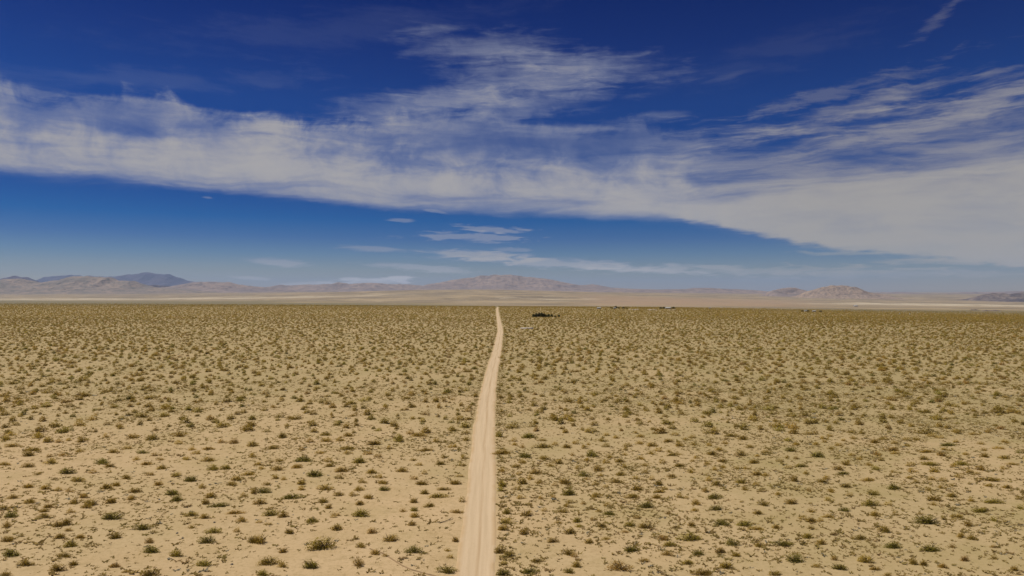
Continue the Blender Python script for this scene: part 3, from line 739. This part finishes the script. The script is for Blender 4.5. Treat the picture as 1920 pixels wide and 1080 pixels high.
knot = tube([Vector((0, 0, 0)), Vector((-0.25, -0.15, 0.12)), Vector((-0.45, -0.1, 0.25))], [0.045, 0.03, 0.012])
fork = tube([br[2] - b0, br[2] - b0 + Vector((0.3, 0.5, 0.10)), br[2] - b0 + Vector((0.5, 1.1, 0.0))], [0.045, 0.03, 0.012])
o = link('fallen_branch', np_mesh('fallen_branch', *join([main, knot]), M_DEAD, True), loc=b0)
tag(o, 'thin dark dead branch lying on bare sand left of the road', 'branch')
link('twig', np_mesh('twig', *fork, M_DEAD, True), o)

rp = [(693, 1029), (707, 1034), (717, 1037), (733, 1047), (755, 1061), (772, 1068.5), (790, 1073.5), (815, 1080), (845, 1088)]
P3 = [ground_hit(*p) for p in rp]
cs = np.array([(p[0], p[1], p[2]) for p in P3])
tq = np.linspace(0, len(cs) - 1, 60)
cs = np.stack([np.interp(tq, range(len(cs)), cs[:, k]) for k in range(3)], -1)
V = []
for i, p in enumerate(cs):
    d = cs[min(i + 1, 59)] - cs[max(i - 1, 0)]; nn = np.array([-d[1], d[0], 0]); nn /= np.linalg.norm(nn)
    w = 0.075 * (0.4 + vnoise(np.array([i / 3.0]), np.array([0.5]), 4)[0]) * min(1, i / 8 + 0.3, (59 - i) / 8 + 0.3)
    for s, hz in ((-2.2, -0.04), (-1, 0.05), (0, 0.09), (0.9, 0.05), (1.2, -0.04)): V.append(p + nn * w * s + np.array([0, 0, hz]))
i = (np.arange(59)[:, None] * 5 + np.arange(4)[None]).ravel()
tag(link('wash_bank_ground', np_mesh('wash_bank_ground', np.array(V), np.stack([i, i + 1, i + 6, i + 5], -1), M_SOIL, True)), kind='structure')

# ------------------------------------------------------------------ far trees and buildings
def make_tree(px, py, hpx, wpx, label, group, seed, tone=(0.050, 0.058, 0.018)):
    x, y, z, t = ground_hit(px, py); k = t / FPX
    H = hpx * k * 1.35; W = wpx * k * 1.1
    e = bpy.data.objects.new('desert_tree', None); COL.objects.link(e); e.location = (x, y, z)
    tag(e, label, 'tree', group)
    r = random.Random(seed)
    ms = [tube([Vector((0, 0, -0.1)), Vector((0.05 * H * r.uniform(-1, 1), 0.03 * H, H * .3)), Vector((0.08 * H * r.uniform(-1, 1), 0, H * .75))], [0.05 * H, 0.038 * H, 0.012 * H], 7)]
    for q in range(4):
        a = q * 1.57 + r.random()
        ms.append(tube([Vector((0, 0.01, H * .28)), Vector((math.cos(a) * W * .18, math.sin(a) * W * .18, H * .5)), Vector((math.cos(a) * W * .3, math.sin(a) * W * .3, H * .68))], [0.022 * H, 0.015 * H, 0.006 * H], 5))
    link('trunk', np_mesh('trunk', *join(ms), M_TRUNK, True), e)
    v, f = leaf_cloud(seed + 900, 1500, 0.11, lobes=6, up=0.1)
    v = v * np.array([W * 1.4, W * 1.2, H * 0.95]) + np.array([0, 0, H * 0.10])
    cr = link('crown', np_mesh('crown', v, f, M_LEAF), e); cr.color = (*[c * r.uniform(.8, 1.25) for c in tone], 1)
    return e
G = 'dark tree clump right of the far road'
for k, (px, hp, wp, lb) in enumerate([(1000.5, 5.2, 6.5, 'low bushy dark tree at the left end of the clump by the far road'),
        (1006, 6.6, 7, 'dark tree second from the left in the clump by the far road'),
        (1011, 7.2, 7, 'dark tree just left of the tallest in the clump'),
        (1015.5, 7.8, 6.5, 'tallest dark tree in the clump right of the far road'),
        (1020, 6.0, 7, 'dark tree just right of the tallest in the clump'),
        (1024, 4.6, 5, 'low dark tree in the middle gap of the clump'),
        (1028.5, 5.6, 6, 'round dark tree right of the middle gap in the clump'),
        (1034.5, 4.6, 5.5, 'small round dark tree, third from the right end of the clump'),
        (1041, 3.4, 4.5, 'shortest thin dark tree, second from the right end of the clump'),
        (1048, 4.4, 4.5, 'small dark tree standing apart at the right end of the clump')]):
    make_tree(px, 594.8 + random.uniform(-.3, .3), hp, wp, lb, G, 40 + k)
G2 = 'far trees by the homesteads'
for k, (px, py, hp, wp, lb) in enumerate([(1146, 578.6, 2.0, 6, 'low dark tree left of the tallest homestead tree'), (1154.8, 578.6, 4.2, 5, 'tallest dark tree by the far white shed'), (1160, 578.6, 2.2, 5, 'low dark tree right of the tallest homestead tree'),
        (1169, 578.8, 2.6, 5, 'small dark tree alone between homestead trees and pale slabs'), (1175, 578.8, 2.0, 4, 'smallest dark tree beside the lone homestead tree'), (1239, 579, 2.8, 6, 'dark tree at left of the far white house'),
        (1245, 579, 2.8, 6, 'dark tree touching the left wall of the far white house'), (1262, 579, 3.2, 6, 'round dark tree right of the far white house'),
        (1505, 584.6, 2.4, 4, 'dark tree left of the far right homestead'), (1515, 584.6, 2.8, 5, 'dark tree between the sheds of the far right homestead'), (1539, 585, 2.2, 5, 'dark tree right of the far right homestead')]):
    make_tree(px, py, hp, wp, lb, G2, 70 + k, (0.05, 0.048, 0.026))

def box(x0, y0, z0, x1, y1, z1):
    v = np.array([(x0, y0, z0), (x1, y0, z0), (x1, y1, z0), (x0, y1, z0), (x0, y0, z1), (x1, y0, z1), (x1, y1, z1), (x0, y1, z1)], float)
    f = np.array([(0, 3, 2, 1), (4, 5, 6, 7), (0, 1, 5, 4), (1, 2, 6, 5), (2, 3, 7, 6), (3, 0, 4, 7)]); return v, f
def gable(w, d, h, rise, over=0.35):
    W = w / 2 + over; D = d / 2 + over
    v = np.array([(-W, -D, h), (W, -D, h), (W, D, h), (-W, D, h), (-W, 0, h + rise), (W, 0, h + rise), (-W, -D, h - .12), (W, -D, h - .12), (W, D, h - .12), (-W, D, h - .12)], float)
    f = np.array([(0, 1, 5, 4), (2, 3, 4, 5), (6, 7, 1, 0), (8, 9, 3, 2), (7, 8, 2, 1), (9, 6, 0, 3), (7, 6, 9, 8)])
    tri = np.array([(1, 2, 5, 5), (3, 0, 4, 4)]); return v, f
def make_house(name, px, py, wpx, hpx, label, wall=None, roof=None, rot=0.1):
    x, y, z, t = ground_hit(px, py); k = t / FPX
    w = wpx * k; h = max(2.3, hpx * k * .72); d = w * .6
    e = bpy.data.objects.new(name, None); COL.objects.link(e); e.location = (x, y, z - .05); e.rotation_euler = (0, 0, rot)
    tag(e, label, 'house' if 'house' in name else 'shed')
    import bmesh
    bm = bmesh.new()
    vs = [bm.verts.new(p) for p in [(-w/2, -d/2, 0), (w/2, -d/2, 0), (w/2, d/2, 0), (-w/2, d/2, 0), (-w/2, -d/2, h), (w/2, -d/2, h), (w/2, d/2, h), (-w/2, d/2, h), (-w/2, 0, h + d*.2), (w/2, 0, h + d*.2)]]
    for q in ((0, 1, 5, 4), (2, 3, 7, 6), (1, 2, 6, 9, 5), (3, 0, 4, 8, 7)): bm.faces.new([vs[i] for i in q])
    me = bpy.data.meshes.new('wall'); bm.to_mesh(me); bm.free(); me.materials.append(wall or M_WHITE); link('wall', me, e)
    v, f = gable(w, d, h + .02, d * .24)
    link('roof', np_mesh('roof', v, f, roof or M_ROOF), e)
    dr = link('door', np_mesh('door', *box(-.45, -d/2 - .05, 0.05, .45, -d/2 + .02, 2.0), M_DOOR), e)
    for sx in (-.3, .3):
        link('window', np_mesh('window', *box(sx*w - .55, -d/2 - .04, 0.95, sx*w + .55, -d/2 + .02, 1.9), M_GLASS), e)
    return e
make_house('white_house', 1123, 579.4, 7, 2.4, 'tiny white house left of the homestead trees on the far plain', roof=M_ROOFW)
make_house('white_shed', 1152.5, 579.2, 4, 1.8, 'tiny white shed at the foot of the tallest homestead tree', roof=M_ROOFW)
make_house('white_house', 1252.5, 579.2, 10, 2.8, 'far white house standing between two dark trees', roof=M_ROOFW)
make_house('white_shed', 1331, 578.6, 4, 2.2, 'lone tiny white shed at right of the far homesteads')
make_house('white_house', 1510.5, 584.0, 5, 2.2, 'small white house of the far right homestead', roof=M_ROOFW)
make_house('tan_shed', 1526, 585, 6, 1.8, 'long pale shed of the far right homestead', wall=M_TANW, roof=M_ROOFW)
make_house('white_shed', 1604, 574.5, 7, 2.2, 'white shed far out on the tan flat at right', roof=M_ROOFW)
for px, py, lb in ((1687, 589.5, 'white upright water tank on the dark scrub at far right, left one of two'), (1706, 590, 'thin white upright water tank at far right, right one of two')):
    x, y, z, t = ground_hit(px, py); k = t / FPX; h = 2.4 * k; r = 0.7 * k
    body = tube([Vector((0, 0, -.1)), Vector((0.001, 0, h))], [r, r], 20)
    o = link('water_tank', np_mesh('water_tank', *body, M_METAL, True), loc=(x, y, z)); tag(o, lb, 'water tank', 'white water tanks at far right')
    link('cap', np_mesh('cap', *tube([Vector((0, 0, h - .01)), Vector((0.001, 0, h + .3 * r)), Vector((0.002, 0, h + .42 * r))], [r * 1.04, r * .6, r * .1], 20), M_METAL, True), o)
# pale slabs
def slab(px0, px1, py, depth, label, hgt=0.25, mat=None):
    a = ground_hit(px0, py); b = ground_hit(px1, py)
    w = b[0] - a[0]; v, f = box(-w/2, -depth/2, -0.6, w/2, depth/2, hgt)
    import bmesh
    me = np_mesh('concrete_slab', v, f, mat or M_SLAB)
    bm = bmesh.new(); bm.from_mesh(me); bmesh.ops.bevel(bm, geom=bm.edges[:], offset=0.06, segments=2, affect='EDGES'); bm.to_mesh(me); bm.free()
    o = link('concrete_slab', me, loc=((a[0] + b[0]) / 2, (a[1] + b[1]) / 2, (a[2] + b[2]) / 2)); tag(o, label, 'slab'); return o
slab(976, 1000, 616.3, 5.5, 'long low white slab among the brush right of the narrowing road', 0.8)
slab(1181, 1199, 580.6, 18, 'pale ground slab right of the small homestead trees', 0.5)
slab(1216, 1230, 581.2, 18, 'pale slab in front of the dark trees of the far white house', 0.5)
slab(1254, 1266, 581.2, 18, 'pale slab in front of the round tree by the far house', 0.5)

# ------------------------------------------------------------------ air
def haze():
    v, f = box(-23000, -2500, -220, 23000, 58000, 1120)
    m = bpy.data.materials.new('thin_desert_air'); m.use_nodes = True; nt = m.node_tree; nt.nodes.clear()
    out = nt.nodes.new('ShaderNodeOutputMaterial'); pv = nt.nodes.new('ShaderNodeVolumePrincipled')
    pv.inputs['Color'].default_value = (0.42, 0.63, 1.0, 1); pv.inputs['Density'].default_value = HAZE
    nt.links.new(pv.outputs[0], out.inputs['Volume'])
    o = link('haze', np_mesh('haze', v, f, m)); tag(o, kind='stuff')
HAZE = 1.2e-5
haze()

# ------------------------------------------------------------------ sun and sky
SUN_EL, SUN_AZ = R(62), R(-70)        # azimuth from +Y (ahead), clockwise
sd = Vector((math.sin(SUN_AZ) * math.cos(SUN_EL), math.cos(SUN_AZ) * math.cos(SUN_EL), math.sin(SUN_EL)))
L = bpy.data.lights.new('sun', 'SUN'); L.energy = 5.0; L.angle = R(0.6); L.color = (1.0, 0.955, 0.88)
lo = bpy.data.objects.new('sun', L); COL.objects.link(lo); lo.rotation_euler = sd.to_track_quat('Z', 'Y').to_euler(); lo.location = (0, 0, 500)

def azel(px, py):
    r = ray(px, py); return math.atan2(r[0], r[1]), math.atan2(r[2], math.hypot(r[0], r[1]))

def build_world():
    w = bpy.data.worlds.new('World'); scene.world = w; w.use_nodes = True
    nt = w.node_tree; nt.nodes.clear(); g = N(nt)
    out = g.n.new('ShaderNodeOutputWorld'); bg = g.n.new('ShaderNodeBackground'); g.l.new(bg.outputs[0], out.inputs[0])
    S = 0.08
    bg.inputs[1].default_value = S
    sky = g.n.new('ShaderNodeTexSky'); sky.sky_type = 'NISHITA'; sky.sun_disc = False
    sky.sun_elevation = SUN_EL; sky.sun_rotation = SUN_AZ; sky.altitude = 800; sky.air_density = 1.0; sky.dust_density = 0.3; sky.ozone_density = 3.0
    tc = g.n.new('ShaderNodeTexCoord'); D = tc.outputs['Generated']
    x, y, z = g.sep(D)[0], g.sep(D)[1], g.sep(D)[2]
    az = g.m('ARCTAN2', x, y); el = g.m('ARCSINE', z)
    # the photograph's polarised, very deep blue: the sky model filtered by elevation, raised overhead as unseen fill
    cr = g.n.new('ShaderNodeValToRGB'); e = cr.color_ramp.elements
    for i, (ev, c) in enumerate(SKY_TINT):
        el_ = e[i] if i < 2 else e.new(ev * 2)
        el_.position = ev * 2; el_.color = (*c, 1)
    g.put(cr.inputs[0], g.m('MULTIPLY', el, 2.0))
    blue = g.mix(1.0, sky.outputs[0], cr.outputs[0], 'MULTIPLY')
    P = g.xyz(az, el, 0.0)
    wv = g.vm('SUBTRACT', g.noise(P, 8.0, 5, 0.55, 0.0, True), (0.5, 0.5, 0.5))
    PW = g.vm('ADD', P, g.vm('MULTIPLY', wv, (0.07, 0.022, 0.0)))
    PL = g.vm('ADD', P, g.vm('MULTIPLY', wv, (0.03, 0.006, 0.0)))
    waz, wel = g.sep(PW)[0], g.sep(PW)[1]
    lel = g.sep(PL)[1]
    tt = g.ss(-0.75, 0.75, waz, 0, 1, False)
    def edge(pts):
        q = []
        for p in pts:
            a, e = azel(*p); q.append(((a + 0.75) / 1.5, e * 2))
        q = [(0.0, q[0][1])] + q + [(1.0, q[-1][1])]
        return g.m('MULTIPLY', g.curve(tt, q), 0.5)
    def cen(n, k): return g.m('MULTIPLY', g.m('SUBTRACT', n, 0.5), k)
    st1 = g.mapping(PW, rot=(0, 0, R(-9)), scale=(4.5, 30.0, 1))
    n1 = g.noise(st1, 1.0, 9, 0.60, 0.7)                       # long streaks, level or falling to the right
    st2 = g.mapping(PW, rot=(0, 0, R(-15)), scale=(5.0, 46.0, 1))
    n2 = g.noise(st2, 1.0, 9, 0.62, 0.5)                       # streaks rising to the right
    puff = g.noise(P, 19.0, 9, 0.62, 0.5)
    big = g.noise(g.mapping(P, scale=(5, 11, 1)), 1.0, 3, 0.5, 0.4)
    fine = g.noise(g.mapping(PL, rot=(0, 0, R(3)), scale=(26, 170, 1)), 1.0, 6, 0.6, 0.5)
    fib = g.noise(g.mapping(PL, rot=(0, 0, R(-11)), scale=(20, 110, 1)), 1.0, 7, 0.65, 0.5)
    east = g.ss(0.10, 0.34, az); west = g.m('SUBTRACT', 1.0, g.ss(-0.30, -0.02, az))
    streak = g.mix(east, n1, n2)
    streak = g.sep(streak)[0]
    layers = []
    def band(bot, top, sb, st, kb, kt, nb, nt_, alpha, e=None):
        e = wel if e is None else e
        lo = g.ss(-sb, sb, g.m('ADD', g.m('SUBTRACT', e, bot), cen(nb, kb)))
        hi = g.ss(-st, st, g.m('ADD', g.m('SUBTRACT', top, e), cen(nt_, kt)))
        return g.m('MULTIPLY', g.m('MULTIPLY', lo, hi), alpha)
    botA = edge([(-40, 302), (200, 322), (400, 338), (600, 352), (760, 366), (960, 384), (1150, 394), (1300, 400), (1330, 408), (1960, 470)])
    botF = edge([(-40, 310), (150, 325), (300, 341), (500, 364), (700, 385), (850, 397), (960, 402), (1150, 404), (1250, 405), (1320, 418), (1440, 442), (1560, 462), (1700, 480), (1960, 497)])
    topA = edge([(-40, 256), (200, 274), (350, 262), (450, 256), (600, 272), (760, 304), (900, 322), (1000, 312), (1150, 312), (1250, 332), (1320, 362), (1960, 420)])
    topB = edge([(-40, 168), (60, 170), (110, 182), (200, 182), (240, 175), (300, 180), (335, 196), (380, 208), (460, 212), (520, 232), (600, 240), (700, 232), (800, 212), (900, 222), (1050, 240), (1180, 236), (1280, 252), (1400, 262), (1960, 262)])
    topC = edge([(1100, 398), (1250, 390), (1300, 374), (1380, 352), (1480, 337), (1600, 328), (1750, 316), (1960, 285)])
    topD = edge([(1100, 300), (1230, 262), (1350, 262), (1450, 250), (1600, 225), (1750, 196), (1960, 160)])
    mixAw = g.m('ADD', g.m('MULTIPLY', streak, 0.5), g.m('MULTIPLY', puff, 0.5))
    w_main = g.m('SUBTRACT', 1.0, g.ss(0.245, 0.33, az))
    w_east = g.ss(0.19, 0.28, az)
    # veil above and behind the belt, lumpy at its western crest, with bluish gaps
    soft = g.noise(g.mapping(PW, scale=(9, 26, 1)), 1.0, 7, 0.6, 0.8)
    vtex = g.m('ADD', g.m('MULTIPLY', streak, 0.32), g.m('ADD', g.m('MULTIPLY', puff, 0.28), g.m('MULTIPLY', soft, 0.40)))
    hole = g.vm('LENGTH', g.mapping(PW, loc=(*azel(250, 250), 0), scale=(0.085, 0.016, 1), typ='TEXTURE'))
    va = g.m('MULTIPLY', g.ss(0.36, 0.64, vtex, 0.30, 0.78), g.ss(0.15, 1.0, hole, 0.45, 1.0))
    va = g.m('MULTIPLY', va, g.ss(-0.28, -0.02, az, 1.0, 0.52))
    layers.append(g.m('MULTIPLY', band(botF, topB, 0.008, 0.011, 0.01, 0.105, fine, g.m('ADD', g.m('MULTIPLY', puff, 0.55), g.m('MULTIPLY', streak, 0.45)), va), w_main))
    # bright belt
    layers.append(g.m('MULTIPLY', band(botA, topA, 0.021, 0.042, 0.05, 0.17, n1, mixAw, g.ss(0.32, 0.62, vtex, 0.54, 0.90)), w_main))
    # thin fringe under the belt
    layers.append(g.m('MULTIPLY', band(botF, topA, 0.007, 0.02, 0.012, 0.05, fine, mixAw, g.ss(0.3, 0.6, n1, 0.18, 0.42), lel), w_main))
    # smooth beige sheet in the east
    layers.append(g.m('MULTIPLY', band(botF, topC, 0.006, 0.026, 0.022, 0.05, fine, n2, g.ss(0.34, 0.58, g.m('ADD', g.m('MULTIPLY', n2, 0.4), g.m('MULTIPLY', soft, 0.6)), 0.80, 0.97), lel), w_east))
    # streaked veil over the sheet
    d1 = g.m('ADD', g.m('MULTIPLY', n2, 0.7), g.m('MULTIPLY', fib, 0.3))
    layers.append(g.m('MULTIPLY', band(botF, topD, 0.01, 0.03, 0.02, 0.20, fine, d1, g.ss(0.36, 0.68, d1, 0.10, 0.58)), g.ss(0.14, 0.24, az)))
    tex = g.m('ADD', g.m('MULTIPLY', streak, 0.5), g.m('ADD', g.m('MULTIPLY', puff, 0.2), g.m('MULTIPLY', fib, 0.3)))
    # wisps: px, row, half width, half height, tilt (positive = right end up), strength, break-up
    upper = [(930, 92, 170, 40, -3, 0.72, 1.5), (1090, 118, 190, 34, -6, 0.66, 1.5), (1000, 150, 190, 50, 4, 0.66, 1.5), (840, 190, 200, 36, 8, 0.72, 1.5), (980, 195, 190, 34, 2, 0.72, 1.4), (880, 225, 240, 24, 4, 0.55, 1.4), (1060, 242, 160, 16, 2, 0.55, 1.4),
             (1245, 212, 50, 8, 3, 0.38, 1.2), (1560, 176, 190, 16, 11, 0.32, 3.8), (1600, 205, 240, 20, 11, 0.55, 2.2), (1500, 245, 230, 14, 10, 0.42, 2.2), (1850, 185, 190, 20, 9, 0.55, 2.2), (1720, 235, 260, 22, 8, 0.50, 2.0),
             (1800, 8, 90, 14, 25, 0.26, 3.6), (1858, 136, 52, 9, 5, 0.42, 1.8), (1350, 148, 40, 7, 8, 0.14, 1.5), (815, 50, 60, 7, 8, 0.26, 1.4), (640, 55, 340, 40, 8, 0.09, 2.2), (330, 150, 330, 26, 7, 0.14, 2.2), (1430, 110, 260, 40, 10, 0.06, 2.2), (60, 168, 80, 14, -2, 0.40, 1.6),
             (1820, 275, 110, 16, 8, 0.5, 1.2)]
    lower = [(880, 444, 100, 9, -1, 0.55, 1.3), (925, 431, 62, 7, -3, 0.55, 1.2), (960, 468, 38, 5, -3, 0.45, 1.0), (755, 413, 28, 4, -5, 0.45, 0.8), (815, 397, 22, 3, -8, 0.35, 0.8), (390, 370, 11, 2.4, -3, 0.35, 0.6),
             (900, 480, 110, 11, -3, 0.72, 0.9), (1040, 493, 170, 10, -3.5, 0.66, 0.9), (1200, 505, 130, 7, -3, 0.42, 0.9), (710, 467, 76, 5, -2, 0.50, 0.9), (525, 491, 62, 7, -4, 0.55, 0.9), (800, 503, 100, 7, -4, 0.52, 0.9),
             (475, 521, 36, 4, -2, 0.4, 0.8), (700, 528, 84, 7, 2, 0.6, 1.2), (752, 523, 30, 6, -2, 0.85, 1.2), (660, 525, 26, 5, 4, 0.8, 1.2), (705, 525, 22, 5, 0, 0.8, 1.2), (580, 532, 60, 4, 2, 0.45, 0.6),
             (1580, 474, 100, 4, -2, 0.4, 1.2), (1400, 506, 330, 9, -1, 0.34, 1.6), (1790, 492, 190, 7, -2, 0.45, 1.2), (1650, 513, 300, 9, 0, 0.32, 1.4), (1330, 500, 90, 5, -3, 0.3, 1.2)]
    for lst, base, nn, lo_ in ((upper, PW, tex, 1), (lower, PL, fine, 0)):
        for (px, py, hw, hh, tilt, amp, brk) in lst:
            a, e = azel(px, py)
            sx = math.hypot(*(np.array(azel(px + hw, py)) - (a, e))); sy = abs(azel(px, py - hh)[1] - e)
            ln = g.vm('LENGTH', g.mapping(base, loc=(a, e, 0), rot=(0, 0, R(tilt)), scale=(sx * 1.25, sy * 1.25, 1), typ='TEXTURE'))
            b = g.m('ADD', g.m('SUBTRACT', 1.0, ln), cen(nn, brk * 2.2))
            layers.append(g.ss(0.0, 1.0 if lo_ else 0.6, b, 0.0, amp * (0.62 if lo_ else 1.0)))
    clear = None
    for a in layers:
        q = g.m('SUBTRACT', 1.0, a, clamp=True)
        clear = q if clear is None else g.m('MULTIPLY', clear, q)
    opac = g.m('MULTIPLY', g.m('SUBTRACT', 1.0, clear), 0.95)
    cc = g.mix(g.ss(0.35, 0.92, opac), CLOUD_DARK, CLOUD_LIGHT)
    cc = g.mix(g.ss(0.40, 0.60, vtex, 0.22, 0.0), cc, CLOUD_DARK)
    cc = g.mix(g.ss(0.055, 0.012, el), cc, tuple(c * 1.3 for c in CLOUD_LIGHT))
    cc = g.mix(g.ss(0.15, 0.45, az), cc, CLOUD_EAST)
    front = g.ss(-0.05, 0.25, y)
    opac = g.m('MULTIPLY', opac, front)
    # elsewhere round the sky a loose scatter of the same cirrus
    nb = g.noise(g.mapping(D, scale=(3, 3, 9)), 1.0, 7, 0.6, 0.6)
    back = g.m('MULTIPLY', g.m('SUBTRACT', 1.0, front), g.m('MULTIPLY', g.ss(0.5, 0.7, nb), g.ss(0.0, 0.2, z, 0, 0.7)))
    opac = g.m('MAXIMUM', opac, back)
    col = g.mix(opac, blue, cc)
    g.l.new(col, bg.inputs[0])

def lin(r, gg, b):
    return np.array([((c / 255 + 0.055) / 1.055) ** 2.4 if c > 10 else c / 255 / 12.92 for c in (r, gg, b)])
# (row, wanted colour, sky model's own colour there)
SKY_TINT = []
for row, want, raw in ((540, (138, 150, 166), (193, 194, 175)), (508, (126, 144, 166), (182, 194, 186)), (478, (100, 130, 164), (168, 189, 193)), (450, (76, 112, 161), (157, 182, 196)), (415, (49, 97, 155), (146, 173, 194)), (377, (41, 85, 148), (139, 169, 195)),
                       (305, (37, 76, 141), (120, 150, 184)), (205, (35, 68, 132), (108, 137, 174)), (105, (29, 55, 117), (100, 128, 166)), (2, (19, 45, 105), (94, 122, 161))):
    ev = azel(960, row)[1]
    T = math.exp(-1.2e-5 * min(1090 / math.sin(ev), 55000))
    air = (1 - T) * np.array([0.18, 0.31, 0.58])
    w_ = lin(*want)
    SKY_TINT.append((ev, tuple(np.clip(np.maximum(w_ - air, 0.35 * w_) / T / lin(*raw), 0, 1))))
SKY_TINT.append((0.5, (0.80, 0.82, 0.84)))  # brighter sky above the view, added to fill the shadows
k = 1 / 0.08
CLOUD_LIGHT = tuple(k * c for c in (0.415, 0.397, 0.390)); CLOUD_DARK = tuple(k * c for c in (0.285, 0.31, 0.40)); CLOUD_EAST = tuple(k * c for c in (0.385, 0.362, 0.335))
build_world()

# ------------------------------------------------------------------ camera and view
cam = bpy.data.cameras.new('camera'); co = bpy.data.objects.new('camera', cam); COL.objects.link(co)
co.location = (0, 0, CAM_H); co.rotation_euler = (math.pi / 2 + PITCH, 0, 0)
cam.lens = 24; cam.sensor_width = 36; cam.clip_start = 0.5; cam.clip_end = 200000
scene.camera = co
vs = scene.view_settings; vs.view_transform = 'Standard'; vs.look = 'None'; vs.exposure = 0; vs.gamma = 1; vs.use_curve_mapping = False
scene.cycles.use_denoising = True
scene.cycles.max_bounces = 5; scene.cycles.transparent_max_bounces = 4; scene.cycles.volume_bounces = 0
